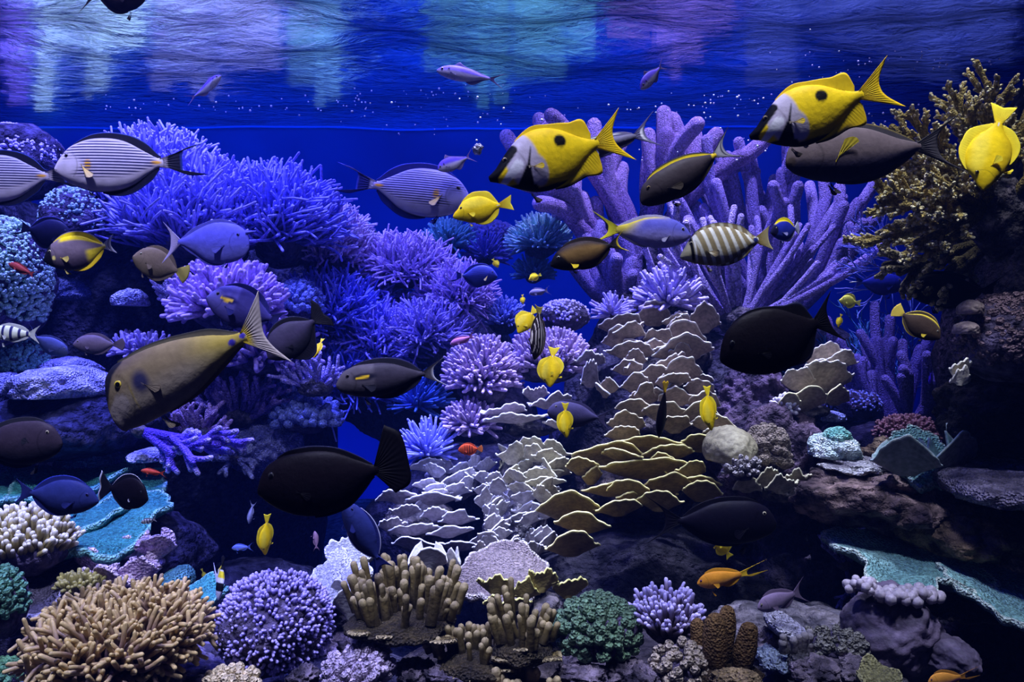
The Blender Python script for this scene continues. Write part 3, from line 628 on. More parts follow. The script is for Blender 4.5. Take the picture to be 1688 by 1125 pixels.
# rubble lying between the front corals
_rs = np.random.RandomState(99)
for _t, _x, _y, _Y in [('beside the lilac stubby finger coral', 690, 1108, 1.78), ('under the lower olive terrace', 735, 1118, 1.72), ('between the pocillopora and the olive columns', 600, 1068, 1.9),
        ('under the golden anemone at the bottom', 270, 1116, 1.66), ('below the green lobed coral', 960, 1112, 1.72), ('beside the green lobed coral base', 1030, 1108, 1.74), ('between the button polyps and the green lobed coral', 1062, 1118, 1.68),
        ('at the foot of the dusky button polyps', 1400, 1105, 1.85), ('beside the short dark finger clump', 1345, 1108, 1.75), ('behind the brown pillar coral', 1262, 1060, 1.95), ('under the pocillopora bush', 500, 1118, 1.7), ('under the golden anemone near the frame corner', 75, 1112, 1.66)]:
    rock('small purplish rubble stone ' + _t, _x, _y, _Y, _rs.uniform(22, 40), _rs.uniform(14, 24), None, 300 + _x, ((.03, .025, .035), (.20, .16, .19)), .22, 6, False, 'rubble_stone', 'stone', 'rock', 20, group='rubble stones between the front corals', nu=60, nv=36)

# ------------------------------------------------------------------ back centre
TL, TLT = (.12, .46, .55), (.60, .98, .85)
def spiky(label, px, py, Y, rx, rz, n, ln, rad, cb, ct, seed, **k):
    return field('branching_coral', label, px, py, Y, rx, rz, n, ln, rad, cb, ct, .15, .25, seed=seed, part='branches', taper=.6, **k)
spiky('teal branching coral with fine tips under the small yellow tang, tank rear', 742, 405, 4.4, 36, 30, 200, 26, 3.0, (.08, .36, .50), (.38, .85, .80), 80)
spiky('bright teal branching coral below the foxface with a snout', 890, 405, 4.2, 46, 38, 330, 26, 3.0, TL, TLT, 81)
spiky('dim teal coral hanging below the bright teal branching coral', 880, 455, 4.3, 28, 26, 120, 20, 2.6, (.03, .14, .35), (.18, .48, .62), 82)
spiky('violet-blue branching coral between the two teal corals', 800, 425, 4.4, 30, 30, 150, 24, 2.8, (.08, .08, .45), (.28, .28, .82), 83)
field('dome_coral', 'lilac knobbly dome coral behind the small yellow tang tail', 808, 385, 4.5, 40, 18, 140, 5, 4.2, (.2, .16, .55), (.55, .48, .9), .1, .1, seed=84, k=3)
field('dome_coral', 'glowing violet dome coral ringed with white dots beside the striped sailfin', 930, 522, 3.3, 44, 28, 260, 3, 3.2, (.08, .04, .70), (.14, .08, .85), .1, .1, seed=85, k=3, bs=1.0, tipcol=(.62, .55, 1.0), tipfrac=.3)
spiky('small blue branching coral behind the yellow tang and sailfin', 830, 530, 3.6, 36, 36, 180, 16, 2.6, (.08, .10, .45), (.34, .42, .85), 86)
PF, PFT = (.10, .07, .19), (.56, .42, .66)
spiky('fuzzy lavender branching mound behind the dark striped sailfin tang', 905, 600, 3.2, 72, 50, 420, 22, 4.0, PF, PFT, 87)
spiky('fuzzy mauve branching mound above the small red angelfish', 795, 625, 3.1, 60, 66, 420, 22, 4.0, (.15, .10, .28), (.46, .33, .60), 88)
spiky('mauve coral fringe hanging over the small red angelfish', 775, 700, 3.0, 42, 34, 160, 20, 3.8, (.12, .08, .24), (.36, .26, .50), 89)
spiky('blue spiky coral cluster above the white-rimmed ruffled corals', 705, 745, 3.0, 30, 30, 130, 38, 3.0, (.07, .08, .50), (.36, .38, .95), 90)
spiky('dim blue spiky coral in the gap behind the orange-shoulder tail', 690, 665, 3.4, 40, 36, 130, 34, 3.0, (.04, .08, .40), (.10, .26, .75), 91)
spiky('lavender spiky coral fan behind the sailfin tang belly', 1098, 500, 3.35, 44, 38, 210, 36, 4.2, (.20, .16, .50), (.60, .52, .92), 92)
spiky('small lavender spiky tuft at the shoulder of the plate tower', 1008, 518, 3.3, 20, 18, 60, 24, 3.2, (.18, .14, .50), (.55, .48, .92), 93)
# finger corals
FC, FCT = (.28, .18, .40), (.66, .50, .74)
branching('finger_coral', 'pale purple finger coral with fat fuzzy fingers below the foxface tail', 1060, 430, 3.9, 0, 15, 150, 13.5, 1, FC, FCT, 95, 3, .42, .35, .55,
          dirs=[(-66, 150), (-56, 170), (-46, 160), (-36, 120), (-38, 190), (-24, 150), (-18, 200), (-8, 130), (0, 170), (8, 190), (16, 200), (24, 170), (30, 150), (-50, 100), (38, 120)], taper=.97, bendy=.38, base=(40, 40), m=10, tmin=.45, rshrink=.95, spreadx=1.0)
branching('finger_coral', 'lower pale purple finger coral stubs in the dark behind the chocolate surgeonfish', 1030, 500, 3.8, 0, 9, 90, 12, 1, (.16, .12, .34), (.42, .34, .62), 96, 2, .4, .3, .5,
          dirs=[(-45, 70), (-28, 90), (-12, 70), (6, 80), (20, 90), (-60, 60), (-20, 110), (10, 110), (-4, 50)], taper=.97, bendy=.38, base=(34, 30), m=10, tmin=.5, rshrink=.95, spreadx=1.0)
branching('finger_coral', 'tall pale purple finger coral with upright long fingers behind the powder blue tang', 1270, 520, 3.8, 0, 18, 180, 10.5, 1, (.22, .17, .44), (.54, .45, .78), 97, 3, .3, .3, .6,
          dirs=[(-52, 150), (-42, 190), (-34, 210), (-26, 200), (-20, 230), (-13, 200), (-6, 220), (0, 190), (5, 210), (12, 230), (18, 190), (24, 220), (30, 200), (38, 160), (46, 130), (-60, 120), (8, 150), (-30, 150)], taper=.97, bendy=.30, base=(46, 36), m=9, tmin=.3, rshrink=.9, spreadx=1.0)
branching('finger_coral', 'thin-branched purple gorgonian leaning over the black surgeonfish back', 1215, 525, 3.45, 0, 14, 120, 6.5, 1, (.26, .20, .46), (.58, .48, .82), 98, 3, .3, .25, .7,
          dirs=[(-62, 140), (-52, 120), (-44, 150), (-34, 140), (-24, 120), (-12, 130), (0, 110), (50, 160), (40, 140), (60, 130), (30, 140), (20, 120), (-70, 100), (68, 170)], taper=.95, bendy=.15, base=(30, 24), m=8, tmin=.25, rshrink=.85, spreadx=1.0)
branching('finger_coral', 'lavender soft coral bush in the blue distance below the butterflyfish', 1480, 720, 3.6, 0, 13, 130, 11, 1, (.12, .10, .34), (.32, .27, .62), 99, 4, .4, .3, .55,
          dirs=[(-50, 110), (-38, 130), (-26, 120), (-14, 150), (-4, 140), (8, 150), (16, 165), (26, 170), (36, 180), (-62, 90), (44, 150), (0, 110), (20, 120)], taper=.9, bendy=.15, base=(50, 30), m=8, tmin=.3, spreadx=1.0)
def whips(label, px, py, Y, n, L, cols, seed, fan=60, rad=1.6, cx=0):
    rs = np.random.RandomState(seed); return branching('sea_whip', label, px, py, Y, 0, n, L, rad, 2, cols[0], cols[1], seed, 4, .5, .15, .7, dirs=[(cx - fan + 2 * fan * i / max(1, n - 1), L * rs.uniform(.7, 1.1)) for i in range(n)], base=(8, 8), m=5, taper=.7, bendy=.4, mat='polyp')
whips('thin blue sea whips reaching up behind the butterflyfish', 1500, 640, 4.0, 7, 110, ((.06, .12, .5), (.20, .34, .85)), 100, 70)
whips('thin teal sea whips at the far edge beyond the plate tower', 1400, 650, 4.2, 7, 90, ((.04, .16, .4), (.10, .40, .65)), 101, 70)
whips('thin blue sea whips poking out behind the staghorn', 1500, 440, 3.2, 5, 80, ((.10, .14, .55), (.30, .40, .9)), 102, 45, cx=-75)
field('dome_coral', 'deep blue coral speckled with pale dots behind the side plates', 1405, 668, 3.6, 48, 30, 220, 3, 3.0, (.03, .05, .40), (.05, .08, .5), .1, .1, seed=103, k=3, bs=1.0, tipcol=(.40, .50, .95), tipfrac=.3)
slab('dome_coral', 'pale blue-white coral tip below the speckled blue coral', 1372, 690, 3.3, 20, 12, .06, ((.4, .5, .8), (.6, .7, .95)), 104)
field('branching_coral', 'dark reddish brown bushy coral behind the green fan coral', 1495, 715, 2.8, 54, 28, 320, 9, 3.2, (.04, .015, .02), (.14, .055, .07), .3, .3, seed=105, part='branches', k=4)

# ------------------------------------------------------------------ plate coral tower
CI, CO, RM = (.44, .38, .30), (.17, .13, .095), (.98, .95, .78)
rs0 = np.random.RandomState(42)
plates('plate_coral', 'ruffled tan plate coral crown with white rims at the top of the tower', 1095, 590, 3.10, (95, 80),
       [(1045, 1112, 498, 40, 3.25), (990, 1060, 515, 38, 3.22), (1135, 1190, 500, 50, 3.2), (1100, 1150, 522, 40, 3.15), (992, 1050, 540, 34, 3.1), (1060, 1115, 538, 36, 3.1), (1095, 1165, 530, 45, 3.1),
        (1000, 1085, 560, 34, 3.02), (1080, 1180, 555, 40, 3.0), (1030, 1070, 575, 30, 2.98), (1010, 1060, 592, 28, 2.95), (1105, 1140, 562, 34, 2.98), (1040, 1110, 602, 34, 2.92), (1095, 1160, 590, 40, 2.9),
        (1020, 1075, 618, 30, 2.88), (1080, 1130, 615, 30, 2.86), (1125, 1185, 622, 36, 2.86), (1040, 1095, 635, 32, 2.82), (1090, 1150, 640, 30, 2.8), (1135, 1190, 645, 34, 2.8)] + rand_rows(np.random.RandomState(21), 1000, 1170, 508, 640, 20, 24, 24, 3.2, 2.8),
       CI, CO, RM, 110, .16, 2, wav=.16, coreR=.3)
plates('plate_coral', 'stepped tan plate coral shelves behind the head-on yellow tang', 1110, 680, 2.9, (85, 50),
       [(1020, 1085, 655, 34, 2.78), (1060, 1130, 660, 36, 2.74), (1120, 1195, 665, 36, 2.74), (1000, 1070, 675, 44, 2.70), (1085, 1145, 682, 34, 2.68), (1140, 1215, 682, 32, 2.70), (1150, 1235, 702, 36, 2.66), (1000, 1055, 700, 30, 2.66)],
       (.38, .32, .22), (.17, .13, .075), (.92, .86, .55), 111, .14, 2, wav=.14, coreR=.25)
OC, OO, OR = (.26, .20, .06), (.115, .08, .025), (.88, .80, .30)
plates('plate_coral', 'broad stacked yellow-rimmed plate coral with the widest plates on the reef', 1055, 790, 2.7, (130, 75),
       [(1010, 1130, 716, 36, 2.58), (940, 1075, 730, 40, 2.56), (1060, 1150, 730, 34, 2.54), (1120, 1195, 712, 36, 2.56), (930, 990, 752, 34, 2.52), (980, 1150, 750, 44, 2.50), (1115, 1165, 758, 34, 2.48),
        (1060, 1150, 778, 40, 2.46), (1000, 1080, 792, 34, 2.44), (1125, 1195, 790, 40, 2.42), (960, 1060, 792, 30, 2.48), (880, 995, 812, 54, 2.42), (985, 1060, 820, 34, 2.40), (1050, 1130, 806, 40, 2.40), (915, 1010, 845, 38, 2.36), (895, 990, 876, 46, 2.32)] + rand_rows(np.random.RandomState(22), 930, 1170, 735, 830, 8, 34, 28, 2.54, 2.42),
       OC, OO, OR, 112, .12, 2, coreR=.25, corecol=((.015, .012, .012), (.04, .03, .025)))
plates('plate_coral', 'wide tan side plate coral behind the black surgeonfish tail, brightly rimmed', 1340, 620, 3.05, (55, 30),
       [(1285, 1420, 592, 62, 2.95, .15), (1330, 1400, 562, 50, 3.05, .1), (1345, 1420, 580, 30, 3.0, .2), (1290, 1345, 604, 40, 2.9, -.2)],
       (.62, .58, .42), (.33, .28, .20), (.95, .93, .72), 113, .12, 3, coreR=.15)
plates('plate_coral', 'lower curled side plate coral with a thin yellow rim', 1330, 668, 2.95, (40, 18),
       [(1285, 1370, 640, 40, 2.85, .1), (1350, 1408, 640, 30, 2.9, .4), (1280, 1325, 650, 30, 2.8, -.2)], (.34, .30, .16), (.24, .19, .12), (.85, .8, .4), 114, .2, 2, coreR=.1)
plates('plate_coral', 'thin white-rimmed plate coral ledges left of the tower in the shade', 870, 690, 3.0, (60, 22),
       [(790, 870, 668, 20, 2.9), (800, 905, 682, 18, 2.85), (870, 945, 650, 26, 2.95), (895, 950, 690, 18, 2.85), (955, 990, 600, 40, 3.0), (935, 1000, 582, 26, 3.05), (860, 905, 635, 28, 3.0)],
       (.34, .31, .36), (.18, .15, .17), (.90, .88, .80), 115, .3, 3, coreR=.15)
WI, WO, WR = (.42, .39, .40), (.15, .13, .145), (.95, .94, .92)
plates('ruffled_coral', 'white-rimmed ruffled coral bank behind the tail of the big black surgeonfish', 690, 850, 2.75, (70, 60),
       [(622, 700, 808, 26, 2.72), (668, 765, 812, 24, 2.7), (640, 690, 830, 26, 2.66), (690, 740, 836, 24, 2.64), (720, 785, 842, 26, 2.62), (640, 720, 860, 26, 2.6), (700, 775, 866, 24, 2.58), (650, 730, 886, 28, 2.56), (720, 800, 890, 22, 2.55), (620, 670, 850, 30, 2.6)],
       WI, WO, WR, 116, .20, 2.4, wav=.20, th=.010, coreR=.2)
rr_ = rand_rows(np.random.RandomState(3), 790, 905, 770, 920, 40, 20, 26, 2.78, 2.42)
plates('ruffled_coral', 'tightly crumpled white-edged coral between the blue spikes and the stacked plates', 850, 845, 2.75, (66, 90), rr_, (.52, .49, .48), (.22, .20, .20), WR, 117, .16, 2.2, wav=.24, th=.009, coreR=.2, corecol=((.10, .09, .10), (.22, .20, .2)))
rr_ = rand_rows(np.random.RandomState(6), 690, 800, 735, 810, 18, 24, 24, 2.95, 2.72)
plates('ruffled_coral', 'pale crinkled coral at the foot of the blue spiky cluster', 750, 780, 2.9, (70, 36), rr_, (.54, .53, .56), (.34, .32, .36), WR, 118, .16, 2.2, wav=.24, th=.009, coreR=.2, corecol=((.12, .11, .14), (.26, .24, .28)))
rr_ = rand_rows(np.random.RandomState(7), 825, 915, 715, 800, 18, 26, 30, 2.85, 2.62)
plates('ruffled_coral', 'greenish tan ruffled coral beside the broad stacked plates', 870, 765, 2.8, (62, 44), rr_, (.50, .48, .34), (.30, .27, .18), (.88, .86, .62), 119, .16, 2.2, wav=.22, th=.009, coreR=.2, corecol=((.10, .09, .06), (.2, .18, .13)))
# pale plates in front of them
disc('plate_coral', 'bright white frilly plate coral under the hanging dark blue tang', 572, 935, 2.25, 42, .35, 120, (.60, .60, .54), (.40, .40, .38), (.95, .95, .92), ry=.15, ruf=.02, lob=.18)
disc('plate_coral', 'white rounded plate coral beside the pocillopora top', 550, 952, 2.15, 34, .3, 121, (.70, .70, .72), (.5, .5, .55), (.9, .9, .95), ry=.12, ruf=.02)
plates('cup_coral', 'grey cup coral with concentric rings beside the olive column coral', 705, 940, 2.2, (24, 18), [(672, 738, 902, 46, 2.15, .1), (732, 760, 905, 40, 2.2, -.4)], (.50, .48, .42), (.32, .30, .27), (.80, .78, .70), 122, .08, 2, a=160, th=.012, coreR=.08)
plates('plate_coral', 'greyish bowl-shaped plate coral between the pocillopora and the olive columns', 570, 1000, 2.05, (26, 20), [(545, 610, 968, 58, 2.0, -.2), (540, 585, 955, 40, 2.08, -.4)], (.42, .40, .36), (.28, .26, .24), (.75, .74, .66), 123, .08, 2, a=150, coreR=.08)
disc('plate_coral', 'smooth pinkish grey plate coral over the yellow-edged plates', 830, 945, 2.3, 74, .30, 124, (.24, .19, .17), (.17, .13, .12), (.50, .44, .36), ry=.16, ruf=.015, lob=.06)
plates('plate_coral', 'lowest yellow-edged plate coral with zigzag folds above the olive terrace', 880, 985, 2.15, (66, 26),
       [(785, 850, 948, 36, 2.08, -.2), (840, 890, 958, 34, 2.05, .1), (862, 920, 936, 44, 2.05, .1), (905, 970, 950, 40, 2.08, .3), (795, 835, 985, 24, 1.98, -.4), (820, 878, 984, 26, 1.96, .2)],
       (.36, .30, .10), (.28, .22, .06), (.92, .86, .25), 125, .24, 3, coreR=.12)
# tower side
rock('purple-brown encrusted rock column beside the tower under the black surgeonfish', 1235, 660, 3.05, 52, 62, .15, 130, ((.035, .025, .05), (.12, .08, .14)), .16, 4, False)
field('knob_coral', 'white-tipped lilac knob coral under the side plates', 1292, 675, 2.85, 20, 24, 46, 7, 4, (.12, .09, .14), (.4, .34, .44), .2, .3, seed=131, k=4, tipcol=(.8, .76, .85), tipfrac=.5)
slab('dome_coral', 'round tan coral dome at the side of the stacked plates', 1202, 742, 2.5, 42, 42, .13, ((.24, .21, .12), (.40, .36, .22)), 132, 'plate', .05, cf=10)
field('knob_coral', 'brown-grey lumpy coral stack beside the round tan dome', 1262, 752, 2.6, 34, 48, 60, 7, 12, (.10, .075, .05), (.24, .19, .14), .1, .2, seed=133, k=4, mat='grain', bs=1.0)
field('knob_coral', 'pale grey stubby coral in front of the round tan dome', 1222, 775, 2.4, 28, 26, 46, 9, 5, (.14, .12, .13), (.44, .40, .40), .2, .5, seed=134, k=4, mat='grain')
plates('plate_coral', 'small curled olive plates hanging at the edge of the dark rock hollow', 1285, 800, 2.5, (40, 20), [(1210, 1256, 788, 26, 2.40), (1262, 1320, 786, 30, 2.42), (1300, 1345, 776, 30, 2.45), (1240, 1290, 775, 30, 2.5)], (.36, .34, .2), (.20, .17, .12), (.62, .58, .38), 135, .3, 3, coreR=.12)
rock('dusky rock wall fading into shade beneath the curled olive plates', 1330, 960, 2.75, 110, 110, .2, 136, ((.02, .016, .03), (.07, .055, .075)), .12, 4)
branching('branching_coral', 'small violet branching coral glowing in the gap left of the teal shelf', 1392, 930, 2.5, 0, 6, 50, 4, 2, (.10, .08, .3), (.3, .26, .75), 137, 3, .6, .1, dirs=[(-20, 70), (0, 90), (15, 70), (-40, 50), (30, 50), (170, 50)], base=(12, 12))

# ------------------------------------------------------------------ staghorn and side cliff
YB, YBT = (.14, .10, .025), (.62, .48, .14)
branching('staghorn_coral', 'big golden brown staghorn coral spreading from the dark cliff', 1640, 345, 2.15, 0, 22, 200, 7.5, 2, YB, YBT, 140, 10, .62, .10, .28,
          dirs=[(-100, 205), (-92, 190), (-84, 205), (-76, 195), (-70, 200), (-62, 175), (-54, 195), (-46, 190), (-38, 180), (-30, 185), (-20, 175), (-10, 190), (2, 180), (14, 180), (26, 160), (-110, 190), (-118, 175), (-128, 160), (-88, 130), (-60, 120), (-30, 110), (0, 100)],
          mat='fuzzy', tipcol=(.80, .72, .42), taper=.8, base=(46, 60), depth=.45, front=.25, tmin=.28, rshrink=.62, m=7, bendy=.12)
branching('staghorn_coral', 'shaded lower branches of brown staghorn against the cliff', 1640, 400, 2.3, 0, 9, 140, 8, 2, (.05, .04, .015), (.22, .17, .07), 141, 6, .6, -.1, .34,  # darker staghorn browns: the shade is put into the colour
          dirs=[(-120, 170), (-108, 160), (-132, 140), (-98, 150), (-85, 130), (-140, 120), (-70, 120), (-112, 120), (-125, 110)], mat='fuzzy', tipcol=(.5, .42, .2), taper=.8, base=(30, 30), m=6)
field('knob_coral', 'dark purple-brown coral mound of tight round knobs on the cliff', 1665, 560, 2.15, 92, 76, 420, 7, 8.5, (.045, .028, .035), (.18, .115, .14), .1, .1, seed=142, k=3, mat='grain', bs=1.0, lo=-.5)
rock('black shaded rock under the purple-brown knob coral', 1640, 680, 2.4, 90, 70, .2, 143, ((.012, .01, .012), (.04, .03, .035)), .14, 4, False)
plates('sponge', 'cream ruffled sponge on the shaded rock beneath the knob coral', 1585, 612, 2.12, (14, 12), [(1562, 1606, 590, 34, 2.06, .3), (1572, 1600, 606, 30, 2.04, -.3)], (.72, .66, .50), (.62, .56, .42), (.85, .8, .65), 144, .3, 2, cat='sponge', coreR=.04, corecol=((.5, .45, .35), (.6, .55, .42)), part='fold')
slab('dome_coral', 'round beige coral disc at the edge of the knob coral mound', 1600, 512, 2.1, 16, 18, .05, ((.16, .12, .11), (.28, .22, .19)), 145, 'plate', .06)
slab('dome_coral', 'second beige coral disc lower on the edge of the knob coral mound', 1592, 545, 2.08, 15, 16, .05, ((.14, .10, .10), (.26, .20, .17)), 146, 'plate', .06)
# green fan coral
plates('fan_coral', 'grey-green fan-shaped coral with ribbed cups beside the dark cliff', 1545, 770, 2.3, (42, 14), [(1455, 1555, 722, 66, 2.2, -.35), (1530, 1625, 712, 70, 2.25, .45), (1560, 1620, 690, 60, 2.35, .6)], (.20, .36, .32), (.16, .16, .15), (.34, .42, .38), 147, .10, 2, a=150, coreR=.1)
disc('plate_coral', 'green ribbed inner fan of coral lying open toward the glass', 1520, 752, 2.32, 52, .95, 148, (.20, .40, .35), (.12, .28, .25), (.36, .48, .42), ry=.08, ruf=.01)
slab('dome_coral', 'mint white dome coral crowned by a pale knob', 1375, 742, 2.55, 40, 26, .12, ((.46, .60, .56), (.85, .92, .88)), 149, 'grain', .10)
slab('dome_coral', 'mint green rounded knob on top of the mint white dome', 1380, 722, 2.52, 20, 18, .06, ((.16, .46, .38), (.40, .70, .58)), 150, 'grain', .08)
slab('plate_coral', 'pale speckled shelf coral on the craggy ledge', 1420, 770, 2.45, 58, 12, .12, ((.20, .18, .2), (.62, .60, .58)), 151, 'grain', .2)
rock('dark arched rock with brown algae behind the craggy ledge', 1465, 765, 2.6, 46, 42, .12, 152, ((.05, .03, .02), (.22, .16, .09)), .18, 4, False)
slab('plate_coral', 'purple-black shelf coral jutting from the cliff', 1650, 812, 2.15, 82, 34, .22, ((.05, .04, .07), (.20, .17, .25)), 153, 'grain', .12, lo=-.25)
slab('plate_coral', 'small purple-grey coral crust on the cliff beside the fan coral', 1660, 775, 2.3, 42, 20, .1, ((.05, .04, .07), (.16, .14, .22)), 154, 'grain', .12)
disc('shelf_coral', 'long teal shelf coral with frosted green top jutting over the dark', 1490, 918, 2.25, 104, .20, 155, (.26, .46, .40), (.12, .26, .24), (.52, .62, .54), ry=.22, lob=.14, ruf=.02, tilty=-.03)
disc('shelf_coral', 'teal shelf coral continuing lower toward the frame edge', 1650, 968, 2.1, 80, .24, 156, (.22, .42, .38), (.10, .22, .22), (.48, .58, .52), ry=.20, lob=.12, ruf=.02, tilty=-.14)
slab('shelf_coral', 'dark brown underside ledge beneath the teal shelf', 1560, 985, 2.3, 120, 14, .2, ((.02, .015, .015), (.07, .05, .045)), 157, 'grain', .15)
# purple grey fin of rock with bubble corals
slab('leather_coral', 'large purple-grey leather coral sheet curving beneath the teal shelf', 1470, 1040, 2.0, 74, 74, .12, ((.05, .038, .06), (.12, .09, .14)), 158, 'plate', .10, lo=-1)
field('bubble_coral', 'row of pale bubble coral knobs along the rim of the purple-grey sheet', 1492, 985, 1.95, 56, 10, 34, 7, 8.5, (.14, .11, .14), (.36, .31, .36), .1, .6, seed=159, k=4, mat='polyp', swell=1.3, lo=-.1, ry=.04)
field('bubble_coral', 'small cluster of pale bubble knobs at the top of the purple-grey sheet', 1418, 968, 1.98, 20, 10, 14, 6, 7, (.20, .17, .2), (.46, .40, .46), .1, .6, seed=160, k=4, mat='polyp', swell=1.3, ry=.04)
field('button_polyps', 'dusky button polyps scattered over the sandy slope at the bottom', 1370, 1065, 1.95, 62, 26, 60, 6, 8, (.06, .055, .05), (.18, .17, .14), .1, .3, seed=161, k=4, mat='grain')
columns('short dark finger coral clump on the sandy slope', 1318, 1080, 1.8, 22, .04, 6, 20, 36, 6, 162, (.05, .045, .05), (.16, .14, .15), (.24, .22, .22), 'finger_coral', False)
disc('clam_shell', 'pale flat shell-like plate under the dusky pink fish', 1294, 1026, 1.9, 32, .2, 163, (.40, .38, .46), (.30, .28, .36), (.6, .58, .66), ry=.06, ruf=.005, lob=.03, cat='shell', tilty=-.25)
disc('sponge', 'round yellowish sponge disc at the bottom beneath the purple-grey sheet', 1450, 1118, 1.75, 32, .3, 164, (.24, .22, .08), (.16, .15, .06), (.36, .34, .15), ry=.06, lob=.04, cat='sponge')
slab('dome_coral', 'bluish lump coral on the sandy slope edge', 1275, 1088, 1.85, 26, 14, .06, ((.08, .10, .15), (.2, .24, .3)), 165, 'grain', .14)
rock('dark red-purple rock mottled with violet below the purple-grey sheet', 1500, 1080, 2.1, 56, 44, .12, 166, ((.03, .015, .03), (.12, .07, .13)), .14, 5)
slab('leather_coral', 'smaller dusky leather coral flap near the cut-off orange fish', 1570, 1085, 1.9, 36, 34, .08, ((.04, .03, .05), (.09, .07, .11)), 167, 'plate', .1, lo=-1)
# ------------------------------------------------------------------ fish
def prof(pts, x):
    """smooth (monotone-ish) interpolation of a profile"""
    xs = np.array([p[0] for p in pts], float); ys = np.array([p[1] for p in pts], float)
    m = np.gradient(ys, xs)
    x = np.clip(x, xs[0], xs[-1]); i = np.clip(np.searchsorted(xs, x, side='right') - 1, 0, len(xs) - 2)
    h = xs[i + 1] - xs[i]; t = (x - xs[i]) / h
    return ((2*t**3 - 3*t**2 + 1) * ys[i] + (t**3 - 2*t**2 + t) * h * m[i] + (-2*t**3 + 3*t**2) * ys[i+1] + (t**3 - t**2) * h * m[i+1])

